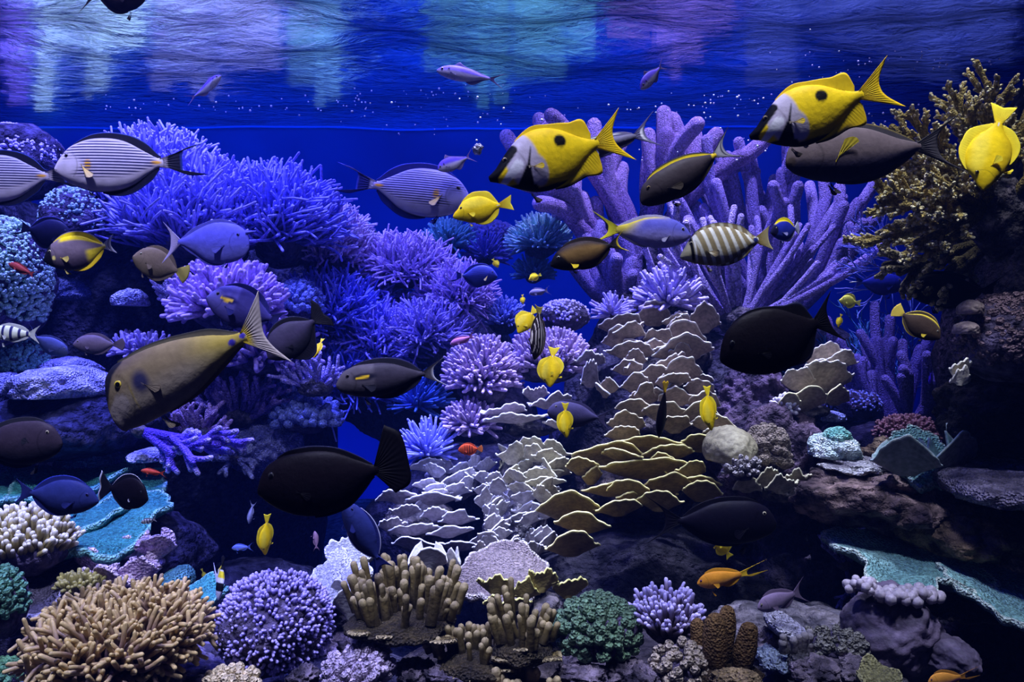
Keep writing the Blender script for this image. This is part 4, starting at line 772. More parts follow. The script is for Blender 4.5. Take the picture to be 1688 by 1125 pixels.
def make_fish(name, label, sp, nose, tail, Y, yaw=0, cat='fish', up=None, hs=1.0, bend=0.0, detail=1.0, group=None, roll=0, mouth=True, roots=[]):
    """sp: species dict. nose, tail: pixels of the snout and of the tail's end, at depth Y; yaw turns the tail away (+) or near (-)."""
    N_ = np.array(at(nose[0], nose[1], Y)); T_ = np.array(at(tail[0], tail[1], Y))
    d = T_ - N_; planar = np.linalg.norm(d); ya = math.radians(yaw)
    X = unit(d) * math.cos(ya) + np.array([0, 1.0, 0]) * math.sin(ya)
    tot = 1.0 + sp['tail_len']
    Lw = planar / math.cos(ya); S = Lw / tot
    centre = (N_ + T_) / 2; nose_w = centre - X * Lw / 2
    uph = np.array(up if up is not None else (0, 0, 1.0), float)
    Z = unit(uph - X * (uph @ X)); Yl = np.cross(Z, X)
    if roll:
        r = math.radians(roll); Z, Yl = Z * math.cos(r) + Yl * math.sin(r), Yl * math.cos(r) - Z * math.sin(r)
    root = empty(name, centre)
    Mx = Matrix(((X[0], Yl[0], Z[0], centre[0]), (X[1], Yl[1], Z[1], centre[1]), (X[2], Yl[2], Z[2], centre[2]), (0, 0, 0, 1)))
    root.matrix_world = Mx
    tag(root, label, cat, group)
    off = -tot / 2
    def place(P):                       # species units -> local metres
        P = np.array(P, float)
        x = P[..., 0]
        P[..., 1] = P[..., 1] + bend * np.clip(x - 0.35, 0, None) ** 2
        P[..., 0] = x + off; P[..., 2] = P[..., 2] * hs
        return P * S
    mat = sp.get('mat', M['fish']); finm = sp.get('finmat', M['fin'])
    top = sp['top']; bot = sp['bot']; wid = sp['wid']
    nx = int(max(26, 130 * detail)); nr = int(max(20, 64 * detail)) // 2 * 2
    u = np.linspace(0, 1, nx); x = 0.5 * u ** 1.6 + 0.5 * u
    t = prof(top, x); b_ = prof(bot, x); w = np.clip(prof(wid, x), 0.002, 1)
    mid = (t + b_) / 2; hh = (t - b_) / 2
    a = np.linspace(0, 2 * math.pi, nr, endpoint=False)
    ca, sa = np.cos(a), np.sin(a)
    P = np.zeros((nx, nr, 3)); P[..., 0] = x[:, None]
    P[..., 2] = mid[:, None] + hh[:, None] * ca[None]
    P[..., 1] = w[:, None] * np.sign(sa) * np.abs(sa) ** 1.15
    P[0, :, 1:] *= 0.05; P[0, :, 2] += mid[0] * 0.95
    P[-1, :, 1:] *= 0.3; P[-1, :, 2] = mid[-1] + (P[-1, :, 2] - mid[-1] * 0.3)
    v = np.tile(ca, (nx, 1))
    C = sp['col'](P[..., 0], P[..., 2], v)
    if C.shape[-1] == 3: C = np.concatenate([C, np.zeros(C.shape[:-1] + (1,))], -1)
    if mouth:   # the mouth slit and the gill cover's edge, dark lines of the skin
        mx = sp.get('mouth_x', 0.035)
        mz = mid[0] + 0.0
        ms = (1 - ss(0.003, 0.008, np.abs(P[..., 2] - mz + 0.35 * P[..., 0]))) * (P[..., 0] < mx)
        gx, gr = sp.get('gill', (0.24, 0.11))
        gd = np.sqrt((P[..., 0] - gx + gr) ** 2 + ((P[..., 2] - mid[int(nx * .3)] * 1.0) * 0.8) ** 2)
        gm = (1 - ss(0.003, 0.010, np.abs(gd - gr))) * (P[..., 0] > gx - gr * 0.5) * 0.45
        k = np.clip(ms * 0.8 + gm, 0, 1)
        C[..., :3] = mix(C[..., :3], C[..., :3] * 0.3, k)
    C = C.copy(); bd = MB(); bd.add(place(P), grid_quads(nx, nr, True), C); bd.build('body', mat, root)

    def wedge(B, T, fn, th, nray, nm):
        """fin between base curve B and tip curve T (n,2 in x,z), rays pleated"""
        n = len(B); kt = 9; s = np.linspace(0, 1, n)
        tt = np.linspace(0, 1, kt)
        G = B[:, None, :] * (1 - tt)[None, :, None] + T[:, None, :] * tt[None, :, None]
        pl = 1 + 0.45 * np.sin(s * nray * 2 * math.pi)[:, None]
        yy = th * (1.05 - tt ** 0.7)[None, :] * pl + 0.0006
        Cc = fn(s[:, None] + tt[None] * 0, tt[None, :] + s[:, None] * 0, G[..., 0], G[..., 1])
        V = []
        for sg in (1, -1):
            V.append(np.stack([G[..., 0], sg * yy, G[..., 1]], -1))
        m = MB(); q = grid_quads(n, kt)
        m.add(place(V[0]), q, Cc); m.add(place(V[1]), q[:, ::-1], Cc)
        # close the rim
        rim = [(i, kt - 1) for i in range(n)]
        ends = [[(0, j) for j in range(kt)], rim, [(n - 1, j) for j in range(kt - 1, -1, -1)], [(i, 0) for i in range(n - 1, -1, -1)]]
        Q = []
        for e in ends:
            for (p, q2) in zip(e[:-1], e[1:]):
                A1 = p[0] * kt + p[1]; A2 = q2[0] * kt + q2[1]; Q.append((A1, A2, A2 + n * kt, A1 + n * kt))
        m.Q.append(np.array(Q))
        return m.build(nm, finm, root)
    fc = sp['fincol']
    n_f = int(max(14, 60 * detail))
    for nm, pts, sgn, lean, pr in (('dorsal_fin', sp.get('dorsal'), 1, sp.get('dlean', 0.25), top), ('anal_fin', sp.get('anal'), -1, sp.get('alean', 0.25), bot)):
        if not pts: continue
        xs = np.linspace(pts[0][0], pts[-1][0], n_f)
        h = np.clip(prof(pts, xs), 0.001, 1); zb = prof(pr, xs)
        B = np.stack([xs, zb - sgn * 0.02], -1); T = np.stack([xs + h * lean + 0.001, zb + sgn * h], -1)
        wedge(B, T, lambda s, t_, X_, Z_, nm=nm: fc(nm, s, t_, X_, Z_), 0.007, max(5, int(22 * detail)), nm)
    # tail
    ph_t, ph_b = float(prof(top, np.array([0.98]))[0]), float(prof(bot, np.array([0.98]))[0])
    tp = np.array(sp['tail'], float); s = np.linspace(0, 1, n_f)
    cs = np.linspace(0, 1, len(tp))
    tx = prof(list(zip(cs, tp[:, 0])), s); tz = prof(list(zip(cs, tp[:, 1])), s)
    B = np.stack([0.965 + 0 * s, ph_t * .9 * (1 - s) + ph_b * .9 * s], -1)
    wedge(B, np.stack([tx, tz], -1), lambda s_, t_, X_, Z_: fc('tail_fin', s_, t_, X_, Z_), 0.010, max(5, int(14 * detail)), 'tail_fin')
    # paired fins
    for nm, key in (('pectoral_fin', 'pect'), ('pelvic_fin', 'pelv')):
        pf = sp.get(key)
        if not pf: continue
        fx, fz, ln, ang, spread, out = pf
        for sg in (-1, 1):
            n = 12; s = np.linspace(0, 1, n); aa = math.radians(ang) + math.radians(spread) * (s - 0.5)
            rr = ln * (0.75 + 0.25 * np.sin(math.pi * (0.25 + 0.6 * s)))
            kt = 5; tt = np.linspace(0, 1, kt)
            R = rr[:, None] * tt[None]; 
            Xp = fx + R * np.cos(aa)[:, None]; Zp = fz + (s[:, None] - 0.5) * -0.03 + R * np.sin(aa)[:, None]
            ws = float(np.clip(prof(wid, np.array([fx])), .003, 1)[0]); hx = float(prof(top, np.array([fx]))[0] - prof(bot, np.array([fx]))[0]) / 2; mdx = float(prof(top, np.array([fx]))[0] + prof(bot, np.array([fx]))[0]) / 2
            f_ = math.sqrt(max(0.05, 1 - min(0.98, ((fz - mdx) / hx) ** 2)))
            Yp = sg * (ws * f_ * 0.92 + R * math.sin(math.radians(out)))
            Xp = fx + (Xp - fx) * (1.0)
            Cc = fc(nm, s[:, None] + 0 * R, tt[None] + 0 * R, Xp, Zp)
            m = MB(); q = grid_quads(n, kt)
            th = 0.004 * (1.1 - tt)[None] * (1 + .5 * np.sin(s * 50))[:, None] + 0.0008
            m.add(place(np.stack([Xp, Yp + th, Zp], -1)), q, Cc); m.add(place(np.stack([Xp, Yp - th, Zp], -1)), q[:, ::-1], Cc)
            m.build(nm, finm, root)
    if sp.get('horn'):
        hx_, hz_, hl_ = sp['horn']; t5 = np.linspace(0, 1, 5)
        Ph = np.stack([hx_ - hl_ * t5, 0 * t5, hz_ + .02 * t5], -1)[None]
        V_, Q_, C_2 = tubes(place(Ph), np.array([[.030, .024, .018, .013, .009]]) * S, np.tile(np.array(sp['horncol'], float), (1, 5, 1)), 10)
        m = MB(); m.add(V_, Q_, C_2); m.build('horn', mat, root)
    # eyes
    ex, ez, er = sp['eye']
    iris = sp.get('iris', (0.5, 0.45, 0.3))
    we = float(np.clip(prof(wid, np.array([ex])), .003, 1)[0]); te = float(prof(top, np.array([ex]))[0]); be = float(prof(bot, np.array([ex]))[0])
    q_ = np.clip(((ez - (te + be) / 2) / ((te - be) / 2)), -.95, .95); ye = we * (1 - q_ * q_) ** 0.575
    k = 14 if detail > 0.4 else 8
    th_, ph = np.meshgrid(np.linspace(0, math.pi, k), np.linspace(0, 2 * math.pi, 20, endpoint=False), indexing='ij')
    for sg in (-1, 1):
        E = np.stack([np.sin(th_) * np.cos(ph), sg * np.cos(th_) * 0.55, np.sin(th_) * np.sin(ph)], -1) * er
        E = E + np.array([ex, sg * (ye - er * 0.12), ez])
        rad = np.sin(th_); Cc = mix(iris, iris, rad); Cc = mix(Cc, (0.01, 0.01, 0.01), ss(0.88, 0.95, rad))
        Cc = mix(Cc, (0.01, 0.01, 0.01), (th_ > math.pi / 2) * 1.0)
        m = MB(); m.add(place(E), grid_quads(k, 20, True), Cc); eo = m.build('eye', M['eye'], root)
        E2 = (E - np.array([ex, sg * (ye - er * 0.12), ez])) * np.array([.56, .25, .56]) + np.array([ex, sg * (ye + er * 0.33), ez])
        m = MB(); m.add(place(E2), grid_quads(k, 20, True), (.004, .004, .006)); m.build('pupil', M['eye'], eo)
    return root

def ell(x, z, cx, cz, rx, rz, soft=0.25):
    d = np.sqrt(((x - cx) / rx) ** 2 + ((z - cz) / rz) ** 2); return 1 - ss(1 - soft, 1 + soft, d)
def seg(x, z, ax, az, bx, bz, w0, w1, soft=0.008):
    dx, dz = bx - ax, bz - az; t = np.clip(((x - ax) * dx + (z - az) * dz) / (dx * dx + dz * dz), 0, 1)
    d = np.sqrt((x - ax - t * dx) ** 2 + (z - az - t * dz) ** 2); w = w0 + (w1 - w0) * t
    return 1 - ss(w - soft, w + soft, d)
def flat(c): return lambda x, z, v: np.tile(np.array(c, float), x.shape + (1,))
def fflat(c): return lambda p, s, t, X, Z: np.tile(np.array(c, float), s.shape + (1,))

TANG_TOP = [(0, .0), (.04, .07), (.12, .17), (.25, .245), (.45, .275), (.65, .235), (.85, .11), (.95, .05), (1, .045)]
TANG_BOT = [(0, -.035), (.05, -.09), (.15, -.17), (.3, -.24), (.5, -.265), (.7, -.215), (.86, -.105), (.95, -.05), (1, -.045)]
TANG_WID = [(0, .012), (.05, .035), (.18, .072), (.4, .088), (.7, .062), (.9, .026), (1, .016)]
FORK = [(1.24, .21), (1.14, .08), (1.11, 0), (1.14, -.08), (1.24, -.21)]
LUN = [(1.34, .26), (1.16, .12), (1.12, 0), (1.16, -.12), (1.34, -.26)]
FAN = [(1.19, .19), (1.24, .09), (1.25, 0), (1.24, -.09), (1.19, -.19)]
D1 = [(.2, .012), (.35, .05), (.6, .07), (.85, .065), (.95, .02)]
A1 = [(.42, .012), (.55, .05), (.75, .065), (.88, .06), (.95, .02)]
def sp(**k):
    d = dict(top=TANG_TOP, bot=TANG_BOT, wid=TANG_WID, tail=FORK, dorsal=D1, anal=A1, pect=(.3, -.04, .17, -25, 50, 18), pelv=(.3, -.23, .10, -60, 35, 8), eye=(.15, .09, .026))
    d.update(k); d['tail_len'] = max(p[0] for p in d['tail']) - 1.0
    return d

# colours of each kind
YEL = (0.90, 0.64, 0.008); YEL2 = (0.80, 0.50, 0.01)
def fox_col(x, z, v):
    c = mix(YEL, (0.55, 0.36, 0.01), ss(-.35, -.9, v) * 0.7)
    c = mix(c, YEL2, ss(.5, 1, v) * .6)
    c = mix(c, (.50, .45, .58), ell(x, z, .30, .06, .14, .24, .10)); c = mix(c, (.50, .45, .55), ell(x, z, .40, -.07, .085, .13, .12))
    k = seg(x, z, .40, .12, .33, -.02, .005, .012); k = np.maximum(k, seg(x, z, .33, -.02, .27, -.16, .02, .07)); k = np.maximum(k, seg(x, z, .12, -.125, .30, -.22, .02, .07))
    k = np.maximum(k, seg(x, z, .26, -.235, .66, -.24, .035, .022)); k = np.maximum(k, seg(x, z, -.02, -.03, .25, .155, .052, .045)); k = np.maximum(k, 1 - ss(.06, .08, x))
    c = mix(c, (.80, .80, .88), seg(x, z, .09, -.09, .255, .015, .022, .045)); c = mix(c, (.003, .003, .005), k)
    return mix(c, (.004, .003, .002), ell(x, z, .66, .105, .052, .055, .15))
def fox_fin(p, s, t, X, Z):
    c = mix(YEL, YEL2, t * .5)
    if p == 'anal_fin': c = mix(c, (.02, .015, .01), ss(.45, .8, t) * ss(.75, .55, s))
    if p == 'pelvic_fin': c = mix((.3, .25, .2), (.05, .04, .03), t)
    if p == 'pectoral_fin': c = mix((.55, .5, .4), YEL, t)
    return c
FOX = sp(top=[(0, .012), (.08, .055), (.18, .135), (.34, .235), (.5, .265), (.68, .215), (.86, .09), (.95, .045), (1, .04)],
         bot=[(0, -.03), (.08, -.07), (.2, -.155), (.36, -.235), (.5, -.25), (.68, -.2), (.86, -.09), (.95, -.045), (1, -.04)],
         dorsal=[(.3, .01), (.45, .035), (.6, .03), (.75, .07), (.86, .13), (.93, .04)], anal=[(.5, .01), (.6, .04), (.75, .08), (.87, .15), (.94, .04)],
         dlean=.5, alean=.5, tail=[(1.27, .235), (1.16, .09), (1.135, 0), (1.16, -.09), (1.27, -.235)], eye=(.17, .095, .024), iris=(.22, .16, .10),
         col=fox_col, fincol=fox_fin, pect=(.33, -.02, .13, -15, 40, 14), gill=(.32, .16))

M['sohal'] = vmat('striped_fish_skin', 0.45, 0.1, 60, 0.1, 0.08, stripe=('z', 1050.0, -0.2, 0.6, (0.02, 0.02, 0.11), 60.0), bumpdist=0.004)
def sohal_col(a, b, edge=(0.012, 0.014, 0.09)):
    def f(x, z, v):
        c = mix(a, b, ss(.3, -.8, v)); c = mix(c, np.array(a) * .75, ss(.6, 1, v))
        c = mix(c, (.78, .42, .06), ell(x, z, .335, .0, .03, .05, .4))
        c = mix(c, (.75, .38, .05), ell(x, z, .93, 0, .05, .018, .4))
        c = mix(c, edge, np.clip(ss(.965, .99, v) + ss(-.965, -.99, v), 0, 1) * (x > .2))
        al = ss(.24, .34, x + .25 * np.abs(v)) * ss(.97, .88, x) * ss(-.62, -.42, v) * ss(.95, .85, v)
        al = np.maximum(al, 0.6 * ss(.3, .2, x) * ss(.15, .35, v) * ss(.08, .12, x) * ss(.95, .85, v))
        return np.concatenate([c, al[..., None]], -1)
    return f
def sohal_fin(body, dark=(.008, .008, .03), edge=(.04, .08, .6)):
    def f(p, s, t, X, Z):
        if p == 'tail_fin': return mix(mix(body, dark, ss(.24, .30, t)), edge, ss(.93, 1, t) * .6)
        if p == 'pectoral_fin': return mix(mix((.75, .5, .05), (.7, .55, .4), t), dark, np.clip(ss(.15, .0, s) + ss(.85, .95, s), 0, 1))
        return mix(dark, edge, ss(.86, .97, t) * .7)
    return f
SOHAL = sp(mat=M['sohal'], col=sohal_col((.55, .50, .74), (.70, .62, .80)), fincol=sohal_fin((.50, .44, .58)), tail=[(1.42, .19), (1.20, .13), (1.17, 0), (1.20, -.13), (1.42, -.14)],
           dorsal=[(.18, .012), (.35, .045), (.6, .06), (.85, .075), (.97, .02)], eye=(.14, .105, .022), iris=(.2, .18, .3), pect=(.27, .01, .17, -55, 36, 10))
SOHALB = dict(SOHAL, col=sohal_col((.34, .32, .95), (.60, .54, .98)), fincol=sohal_fin((.6, .55, .95), (.01, .012, .16), (.05, .08, .8)))  # bluer sohal: blue light put into the skin and fin colours

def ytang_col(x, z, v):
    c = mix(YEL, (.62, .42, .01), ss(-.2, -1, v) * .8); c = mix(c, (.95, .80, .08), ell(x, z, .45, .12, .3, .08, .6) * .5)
    return mix(c, (.75, .72, .6), seg(x, z, .93, 0, .97, 0, .008, .008))
def ytang_fin(p, s, t, X, Z): return mix((.82, .60, .01), (.95, .78, .04), t)
YT = sp(top=[(0, -.03), (.04, .02), (.12, .085), (.22, .19), (.38, .26), (.55, .27), (.75, .2), (.9, .08), (1, .04)],
        bot=[(0, -.07), (.06, -.115), (.18, -.17), (.34, -.235), (.52, -.26), (.72, -.21), (.88, -.09), (1, -.04)],
        dorsal=[(.22, .02), (.35, .075), (.6, .10), (.82, .11), (.95, .02)], anal=[(.42, .02), (.55, .07), (.75, .10), (.88, .09), (.95, .02)],
        tail=[(1.25, .16), (1.23, .07), (1.21, 0), (1.23, -.07), (1.25, -.16)], col=ytang_col, fincol=ytang_fin, eye=(.2, .085, .026), iris=(.12, .08, .01), dlean=.35, alean=.4)

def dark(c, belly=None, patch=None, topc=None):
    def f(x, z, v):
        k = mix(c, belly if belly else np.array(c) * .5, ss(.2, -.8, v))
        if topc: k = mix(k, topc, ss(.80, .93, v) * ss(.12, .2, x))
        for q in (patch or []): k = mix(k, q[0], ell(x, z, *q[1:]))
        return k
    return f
def fin2(c, edge=None, tail=None, tailedge=None, pect=None, e0=.75, dors=None, anal=None):
    def f(p, s, t, X, Z):
        if p == 'tail_fin':
            k = np.tile(np.array(tail or c, float), s.shape + (1,))
            return mix(k, tailedge, ss(e0, e0 + .08, t)) if tailedge else k
        if p == 'pectoral_fin' and pect: return np.tile(np.array(pect, float), s.shape + (1,))
        b = dors if (p == 'dorsal_fin' and dors) else anal if (p == 'anal_fin' and anal) else c
        k = np.tile(np.array(b, float), s.shape + (1,))
        return mix(k, edge, ss(.8, .95, t)) if edge and p in ('dorsal_fin', 'anal_fin') else k
    return f
BLK = (.003, .0025, .005)
BLACKT = sp(col=dark((.005, .0035, .006), BLK), fincol=fin2(BLK, edge=(.012, .014, .05)), pelv=None, tail=[(1.20, .29), (1.235, .14), (1.20, 0), (1.235, -.14), (1.20, -.26)], iris=(.03, .03, .03), pect=(.33, -.05, .13, -30, 45, 6))
NASO = sp(top=[(0, .0), (.03, .06), (.08, .13), (.18, .19), (.4, .215), (.65, .18), (.86, .08), (.96, .035), (1, .032)],
          bot=[(0, -.05), (.04, -.1), (.12, -.15), (.3, -.21), (.5, -.22), (.7, -.17), (.88, -.07), (.96, -.034), (1, -.032)],
          dorsal=[(.18, .01), (.3, .035), (.6, .04), (.85, .04), (.95, .01)], anal=[(.35, .01), (.5, .03), (.75, .035), (.88, .03), (.95, .01)],
          col=dark((.05, .045, .07)), fincol=fin2((.03, .03, .04)), tail=LUN, eye=(.14, .10, .022))
# dark naso with yellow back line and white crescent tail
def lit_fin(p, s, t, X, Z):
    if p == 'tail_fin':
        k = mix((.42, .42, .46), (.012, .012, .02), ss(.62, .68, t) * ss(.86, .80, t)); k = mix(k, (.01, .01, .015), np.clip(ss(.1, .04, s) + ss(.9, .96, s), 0, 1)); k = mix(k, (.02, .02, .04), ss(.93, .97, t)); return mix((.45, .38, .01), k, ss(.02, .06, t))
    if p == 'dorsal_fin': return mix((.75, .58, .02), (.03, .03, .03), ss(.55, .8, t))
    if p == 'anal_fin': return mix((.12, .08, .01), (.03, .03, .03), t)
    return np.tile(np.array((.05, .04, .03)), s.shape + (1,))
def lit_col(x, z, v):
    c = mix((.045, .036, .040), (.018, .014, .018), ss(.3, -.7, v)); c = mix(c, (.5, .4, .02), ss(.955, .985, v) * ss(.15, .25, x))
    return mix(c, (.7, .5, .02), ell(x, z, .965, 0, .035, .05, .3))
LITU = dict(NASO, col=lit_col, fincol=lit_fin, iris=(.3, .22, .05), tail=[(1.30, .24), (1.15, .11), (1.11, 0), (1.15, -.11), (1.30, -.24)]); LITU['tail_len'] = .30
def vla_col(x, z, v):      # big yellowish grey naso
    c = mix((.20, .155, .085), (.33, .28, .20), ss(.3, -.5, v)); c = mix(c, (.12, .09, .08), ss(.4, .95, v) * ss(.55, .2, x))
    c = mix(c, (.42, .33, .04), ss(.55, .9, x) * .75)
    c = mix(c, (.015, .015, .03), np.maximum(seg(x, z, .0, .02, .09, .17, .035, .05), seg(x, z, .09, .17, .19, .20, .05, .02)))
    c = mix(c, (.36, .31, .26), seg(x, z, .02, -.12, .12, -.05, .06, .06))
    c = mix(c, (.55, .42, .06), seg(x, z, .22, -.13, .22, .02, .004, .004, .006) * .6)
    c = mix(c, (.025, .025, .07), ell(x, z, .30, .02, .055, .07, .5))
    c = mix(c, (.04, .03, .30), ell(x, z, .90, .0, .022, .022, .2)); c = mix(c, (.04, .03, .30), ell(x, z, .975, .012, .018, .02, .2))
    return c
def vla_fin(p, s, t, X, Z):
    if p == 'tail_fin': return mix((.75, .58, .03), (.42, .37, .34), ss(.05, .30, t - .25 * (1 - np.abs(s * 2 - 1))))
    if p in ('dorsal_fin',): return mix((.10, .09, .06), (.03, .03, .03), ss(.6, .9, t))
    return np.tile(np.array((.16, .13, .09)), s.shape + (1,))
VLA = sp(top=[(0, -.03), (.02, .05), (.05, .13), (.10, .18), (.25, .205), (.5, .19), (.75, .12), (.93, .045), (1, .035)],
         bot=[(0, -.14), (.02, -.185), (.08, -.205), (.3, -.215), (.55, -.18), (.8, -.085), (.93, -.04), (1, -.035)],
         dorsal=[(.17, .01), (.3, .02), (.6, .028), (.85, .035), (.95, .01)], anal=[(.35, .008), (.6, .02), (.85, .02), (.95, .01)],
         tail=[(1.18, .22), (1.13, .08), (1.10, -.03), (1.12, -.13), (1.19, -.27)], col=vla_col, fincol=vla_fin, eye=(.155, .07, .027), iris=(.60, .46, .05), pect=(.3, .01, .13, -40, 40, 6), gill=(.22, .13))

def desj_col(x, z, v):
    band = ss(.1, .5, np.sin((x - .115 + .05 * v) * 2 * math.pi / .108))
    c = mix((.30, .24, .12), (.80, .80, .70), band * ss(.17, .2, x)); c = mix(c, (.50, .46, .30), ss(.22, .12, x))
    c = mix(c, (.008, .008, .012), seg(x, z, .15, -.3, .15, .26, .018, .020)); c = mix(c, (.85, .85, .8), seg(x, z, .19, -.22, .19, .22, .010, .012))
    c = mix(c, (.25, .19, .08), ss(-.6, -.95, v) * .8)
    return mix(c, (.02, .03, .16), ell(x, z, .955, .0, .03, .035, .3))
def desj_fin(p, s, t, X, Z):
    if p == 'tail_fin': return mix((.50, .36, .08), (.42, .36, .18), t)
    b = ss(.0, .6, np.sin(X * 58)); return mix(mix((.26, .20, .10), (.65, .62, .45), b), (.02, .02, .03), ss(.8, .95, t))
DESJ = sp(top=[(0, -.05), (.05, .02), (.12, .11), (.22, .20), (.4, .255), (.6, .24), (.8, .14), (.93, .05), (1, .045)],
          bot=[(0, -.09), (.08, -.135), (.2, -.19), (.38, -.24), (.58, -.23), (.78, -.14), (.93, -.055), (1, -.045)],
          dorsal=[(.16, .01), (.3, .035), (.6, .05), (.85, .06), (.96, .01)], anal=[(.42, .01), (.6, .04), (.85, .05), (.96, .01)],
          tail=[(1.16, .16), (1.13, .08), (1.12, 0), (1.13, -.08), (1.16, -.16)], col=desj_col, fincol=desj_fin, eye=(.15, .09, .022))

def fus_col(x, z, v):
    c = mix((.10, .10, .45), (.30, .27, .62), ss(.5, -.6, v)); return mix(c, (.55, .45, .05), np.clip(ss(.65, .95, x + .12 * v) + ss(.75, .95, v) * ss(.25, .5, x) * .8, 0, 1))
FUS = sp(top=[(0, .0), (.05, .06), (.15, .13), (.35, .18), (.6, .165), (.85, .08), (1, .04)], bot=[(0, -.03), (.06, -.09), (.18, -.15), (.4, -.19), (.62, -.17), (.85, -.085), (1, -.04)],
         dorsal=[(.28, .01), (.5, .025), (.85, .03), (.95, .01)], anal=[(.55, .01), (.7, .03), (.9, .02), (.95, .01)], tail=[(1.36, .22), (1.14, .08), (1.10, 0), (1.14, -.08), (1.36, -.22)],
         col=fus_col, fincol=fin2((.35, .33, .5), tail=(.72, .66, .03)), eye=(.11, .05, .024), iris=(.4, .38, .5), pect=(.27, -.03, .13, -40, 40, 10))
SCAD = sp(top=[(0, .0), (.05, .045), (.15, .095), (.35, .125), (.6, .10), (.85, .035), (1, .018)], bot=[(0, -.03), (.06, -.065), (.18, -.105), (.4, -.13), (.62, -.11), (.85, -.04), (1, -.018)],
          dorsal=[(.3, .01), (.36, .06), (.45, .03), (.9, .012), (.95, .005)], anal=[(.55, .01), (.6, .04), (.9, .012), (.95, .005)], tail=[(1.24, .13), (1.08, .04), (1.05, 0), (1.08, -.04), (1.24, -.14)],
          wid=[(0, .015), (.1, .05), (.35, .075), (.7, .045), (1, .01)], pelv=(.34, -.11, .06, -50, 30, 8),
          col=lambda x, z, v: mix(mix((.16, .10, .85), (.7, .65, .85), ss(.35, -.15, v)), (.01, .01, .05), ell(x, z, .22, .03, .02, .02, .4)), fincol=fin2((.22, .18, .45), tail=(.2, .15, .42)), eye=(.10, .02, .028), iris=(.45, .42, .6), pect=(.25, -.02, .12, -15, 25, 12))
UNI = dict(NASO, top=[(0, .02), (.02, .09), (.06, .15), (.12, .20), (.3, .25), (.5, .25), (.75, .15), (.93, .05), (1, .035)], bot=[(0, -.07), (.04, -.14), (.12, -.2), (.3, -.26), (.55, -.25), (.8, -.11), (.93, -.045), (1, -.035)],
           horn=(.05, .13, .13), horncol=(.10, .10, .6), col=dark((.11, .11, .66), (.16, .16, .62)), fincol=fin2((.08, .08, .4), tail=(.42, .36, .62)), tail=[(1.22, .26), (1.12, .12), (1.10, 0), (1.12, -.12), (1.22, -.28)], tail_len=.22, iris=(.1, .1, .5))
def pbr_col(x, z, v):
    c = mix((.16, .12, .16), (.05, .035, .06), ss(.2, -.8, v)); c = mix(c, (.80, .62, .01), ss(.62, .80, v) * ss(.28, .38, x)); c = mix(c, (.8, .72, .35), ss(.93, .98, x) )
    c = mix(c, (.8, .62, .01), ss(.66, .76, x) * ss(.1, -.2, v) * .8)
    c = mix(c, (.006, .006, .012), ss(.19, .15, x)); return mix(c, (.85, .72, .2), ell(x, z, .2, -.03, .03, .03, .3))
def pbr_fin(p, s, t, X, Z):
    if p == 'tail_fin': return mix((.62, .60, .75), (.12, .10, .25), np.clip(ss(.55, .62, t) * ss(.75, .68, t), 0, 1))
    if p == 'dorsal_fin': return mix((.85, .66, .01), (.10, .08, .2), ss(.75, .95, t))
    if p == 'anal_fin': return mix((.80, .62, .02), (.85, .55, .02), t)
    return np.tile(np.array((.5, .4, .1)), s.shape + (1,))
PBR = sp(col=pbr_col, fincol=pbr_fin, tail=[(1.15, .15), (1.10, .07), (1.08, 0), (1.10, -.07), (1.15, -.15)])
PB = sp(col=dark((.02, .03, .35), (.04, .06, .35), [((.75, .75, .85), .0, -.3, .18, .15, .3), ((.01, .01, .04), .08, .05, .12, .16, .2)], (.85, .66, .01)), fincol=fin2((.3, .3, .6), tail=(.55, .55, .75), dors=(.88, .70, .01), anal=(.6, .6, .75)), tail=FAN)
def choc_col(x, z, v):
    c = mix((.17, .10, .03), (.045, .025, .015), ss(.1, -.8, v)); c = mix(c, (.03, .02, .02), ss(.35, .9, v)); c = mix(c, (.008, .007, .01), ss(.27, .21, x + .1 * v)); return mix(c, (.008, .007, .01), ss(.8, .95, x))
CHOC = sp(col=choc_col, fincol=fin2((.02, .015, .015), tail=(.02, .015, .02), tailedge=(.72, .55, .02), pect=(.75, .55, .02), e0=.82), tail=[(1.24, .22), (1.13, .1), (1.10, 0), (1.13, -.1), (1.24, -.22)], pect=(.3, -.1, .14, -55, 55, 16))
def osh_col(x, z, v):
    c = mix((.035, .03, .045), (.075, .065, .08), ss(.47, .42, x)); c = mix(c, (.012, .011, .02), ss(0, -.95, v) * .7)
    c = mix(c, (.008, .008, .02), ell(x, z, .34, .055, .13, .045, .3)); return mix(c, (.85, .55, .02), seg(x, z, .25, .045, .38, .055, .012, .012))
OSH = sp(col=osh_col, fincol=fin2((.012, .012, .02), edge=(.02, .02, .08), tail=(.06, .055, .07), tailedge=(.55, .55, .62), e0=.84), top=NASO['top'], bot=NASO['bot'], dorsal=D1, tail=[(1.25, .2), (1.12, .09), (1.09, 0), (1.12, -.09), (1.25, -.2)], iris=(.1, .08, .08))
BTANG = sp(col=dark((.025, .035, .16), (.010, .014, .07)), fincol=fin2((.015, .02, .12), edge=(.03, .05, .4)), iris=(.05, .05, .2), tail=[(1.22, .2), (1.14, .09), (1.12, 0), (1.14, -.09), (1.22, -.2)])
def moor_col(x, z, v):
    c = mix((.8, .8, .85), (.01, .01, .012), ss(.25, .28, x) * ss(.52, .49, x)); c = mix(c, (.85, .68, .03), ss(.60, .66, x) * ss(.85, .8, x)); return mix(c, (.01, .01, .012), ss(.84, .87, x))
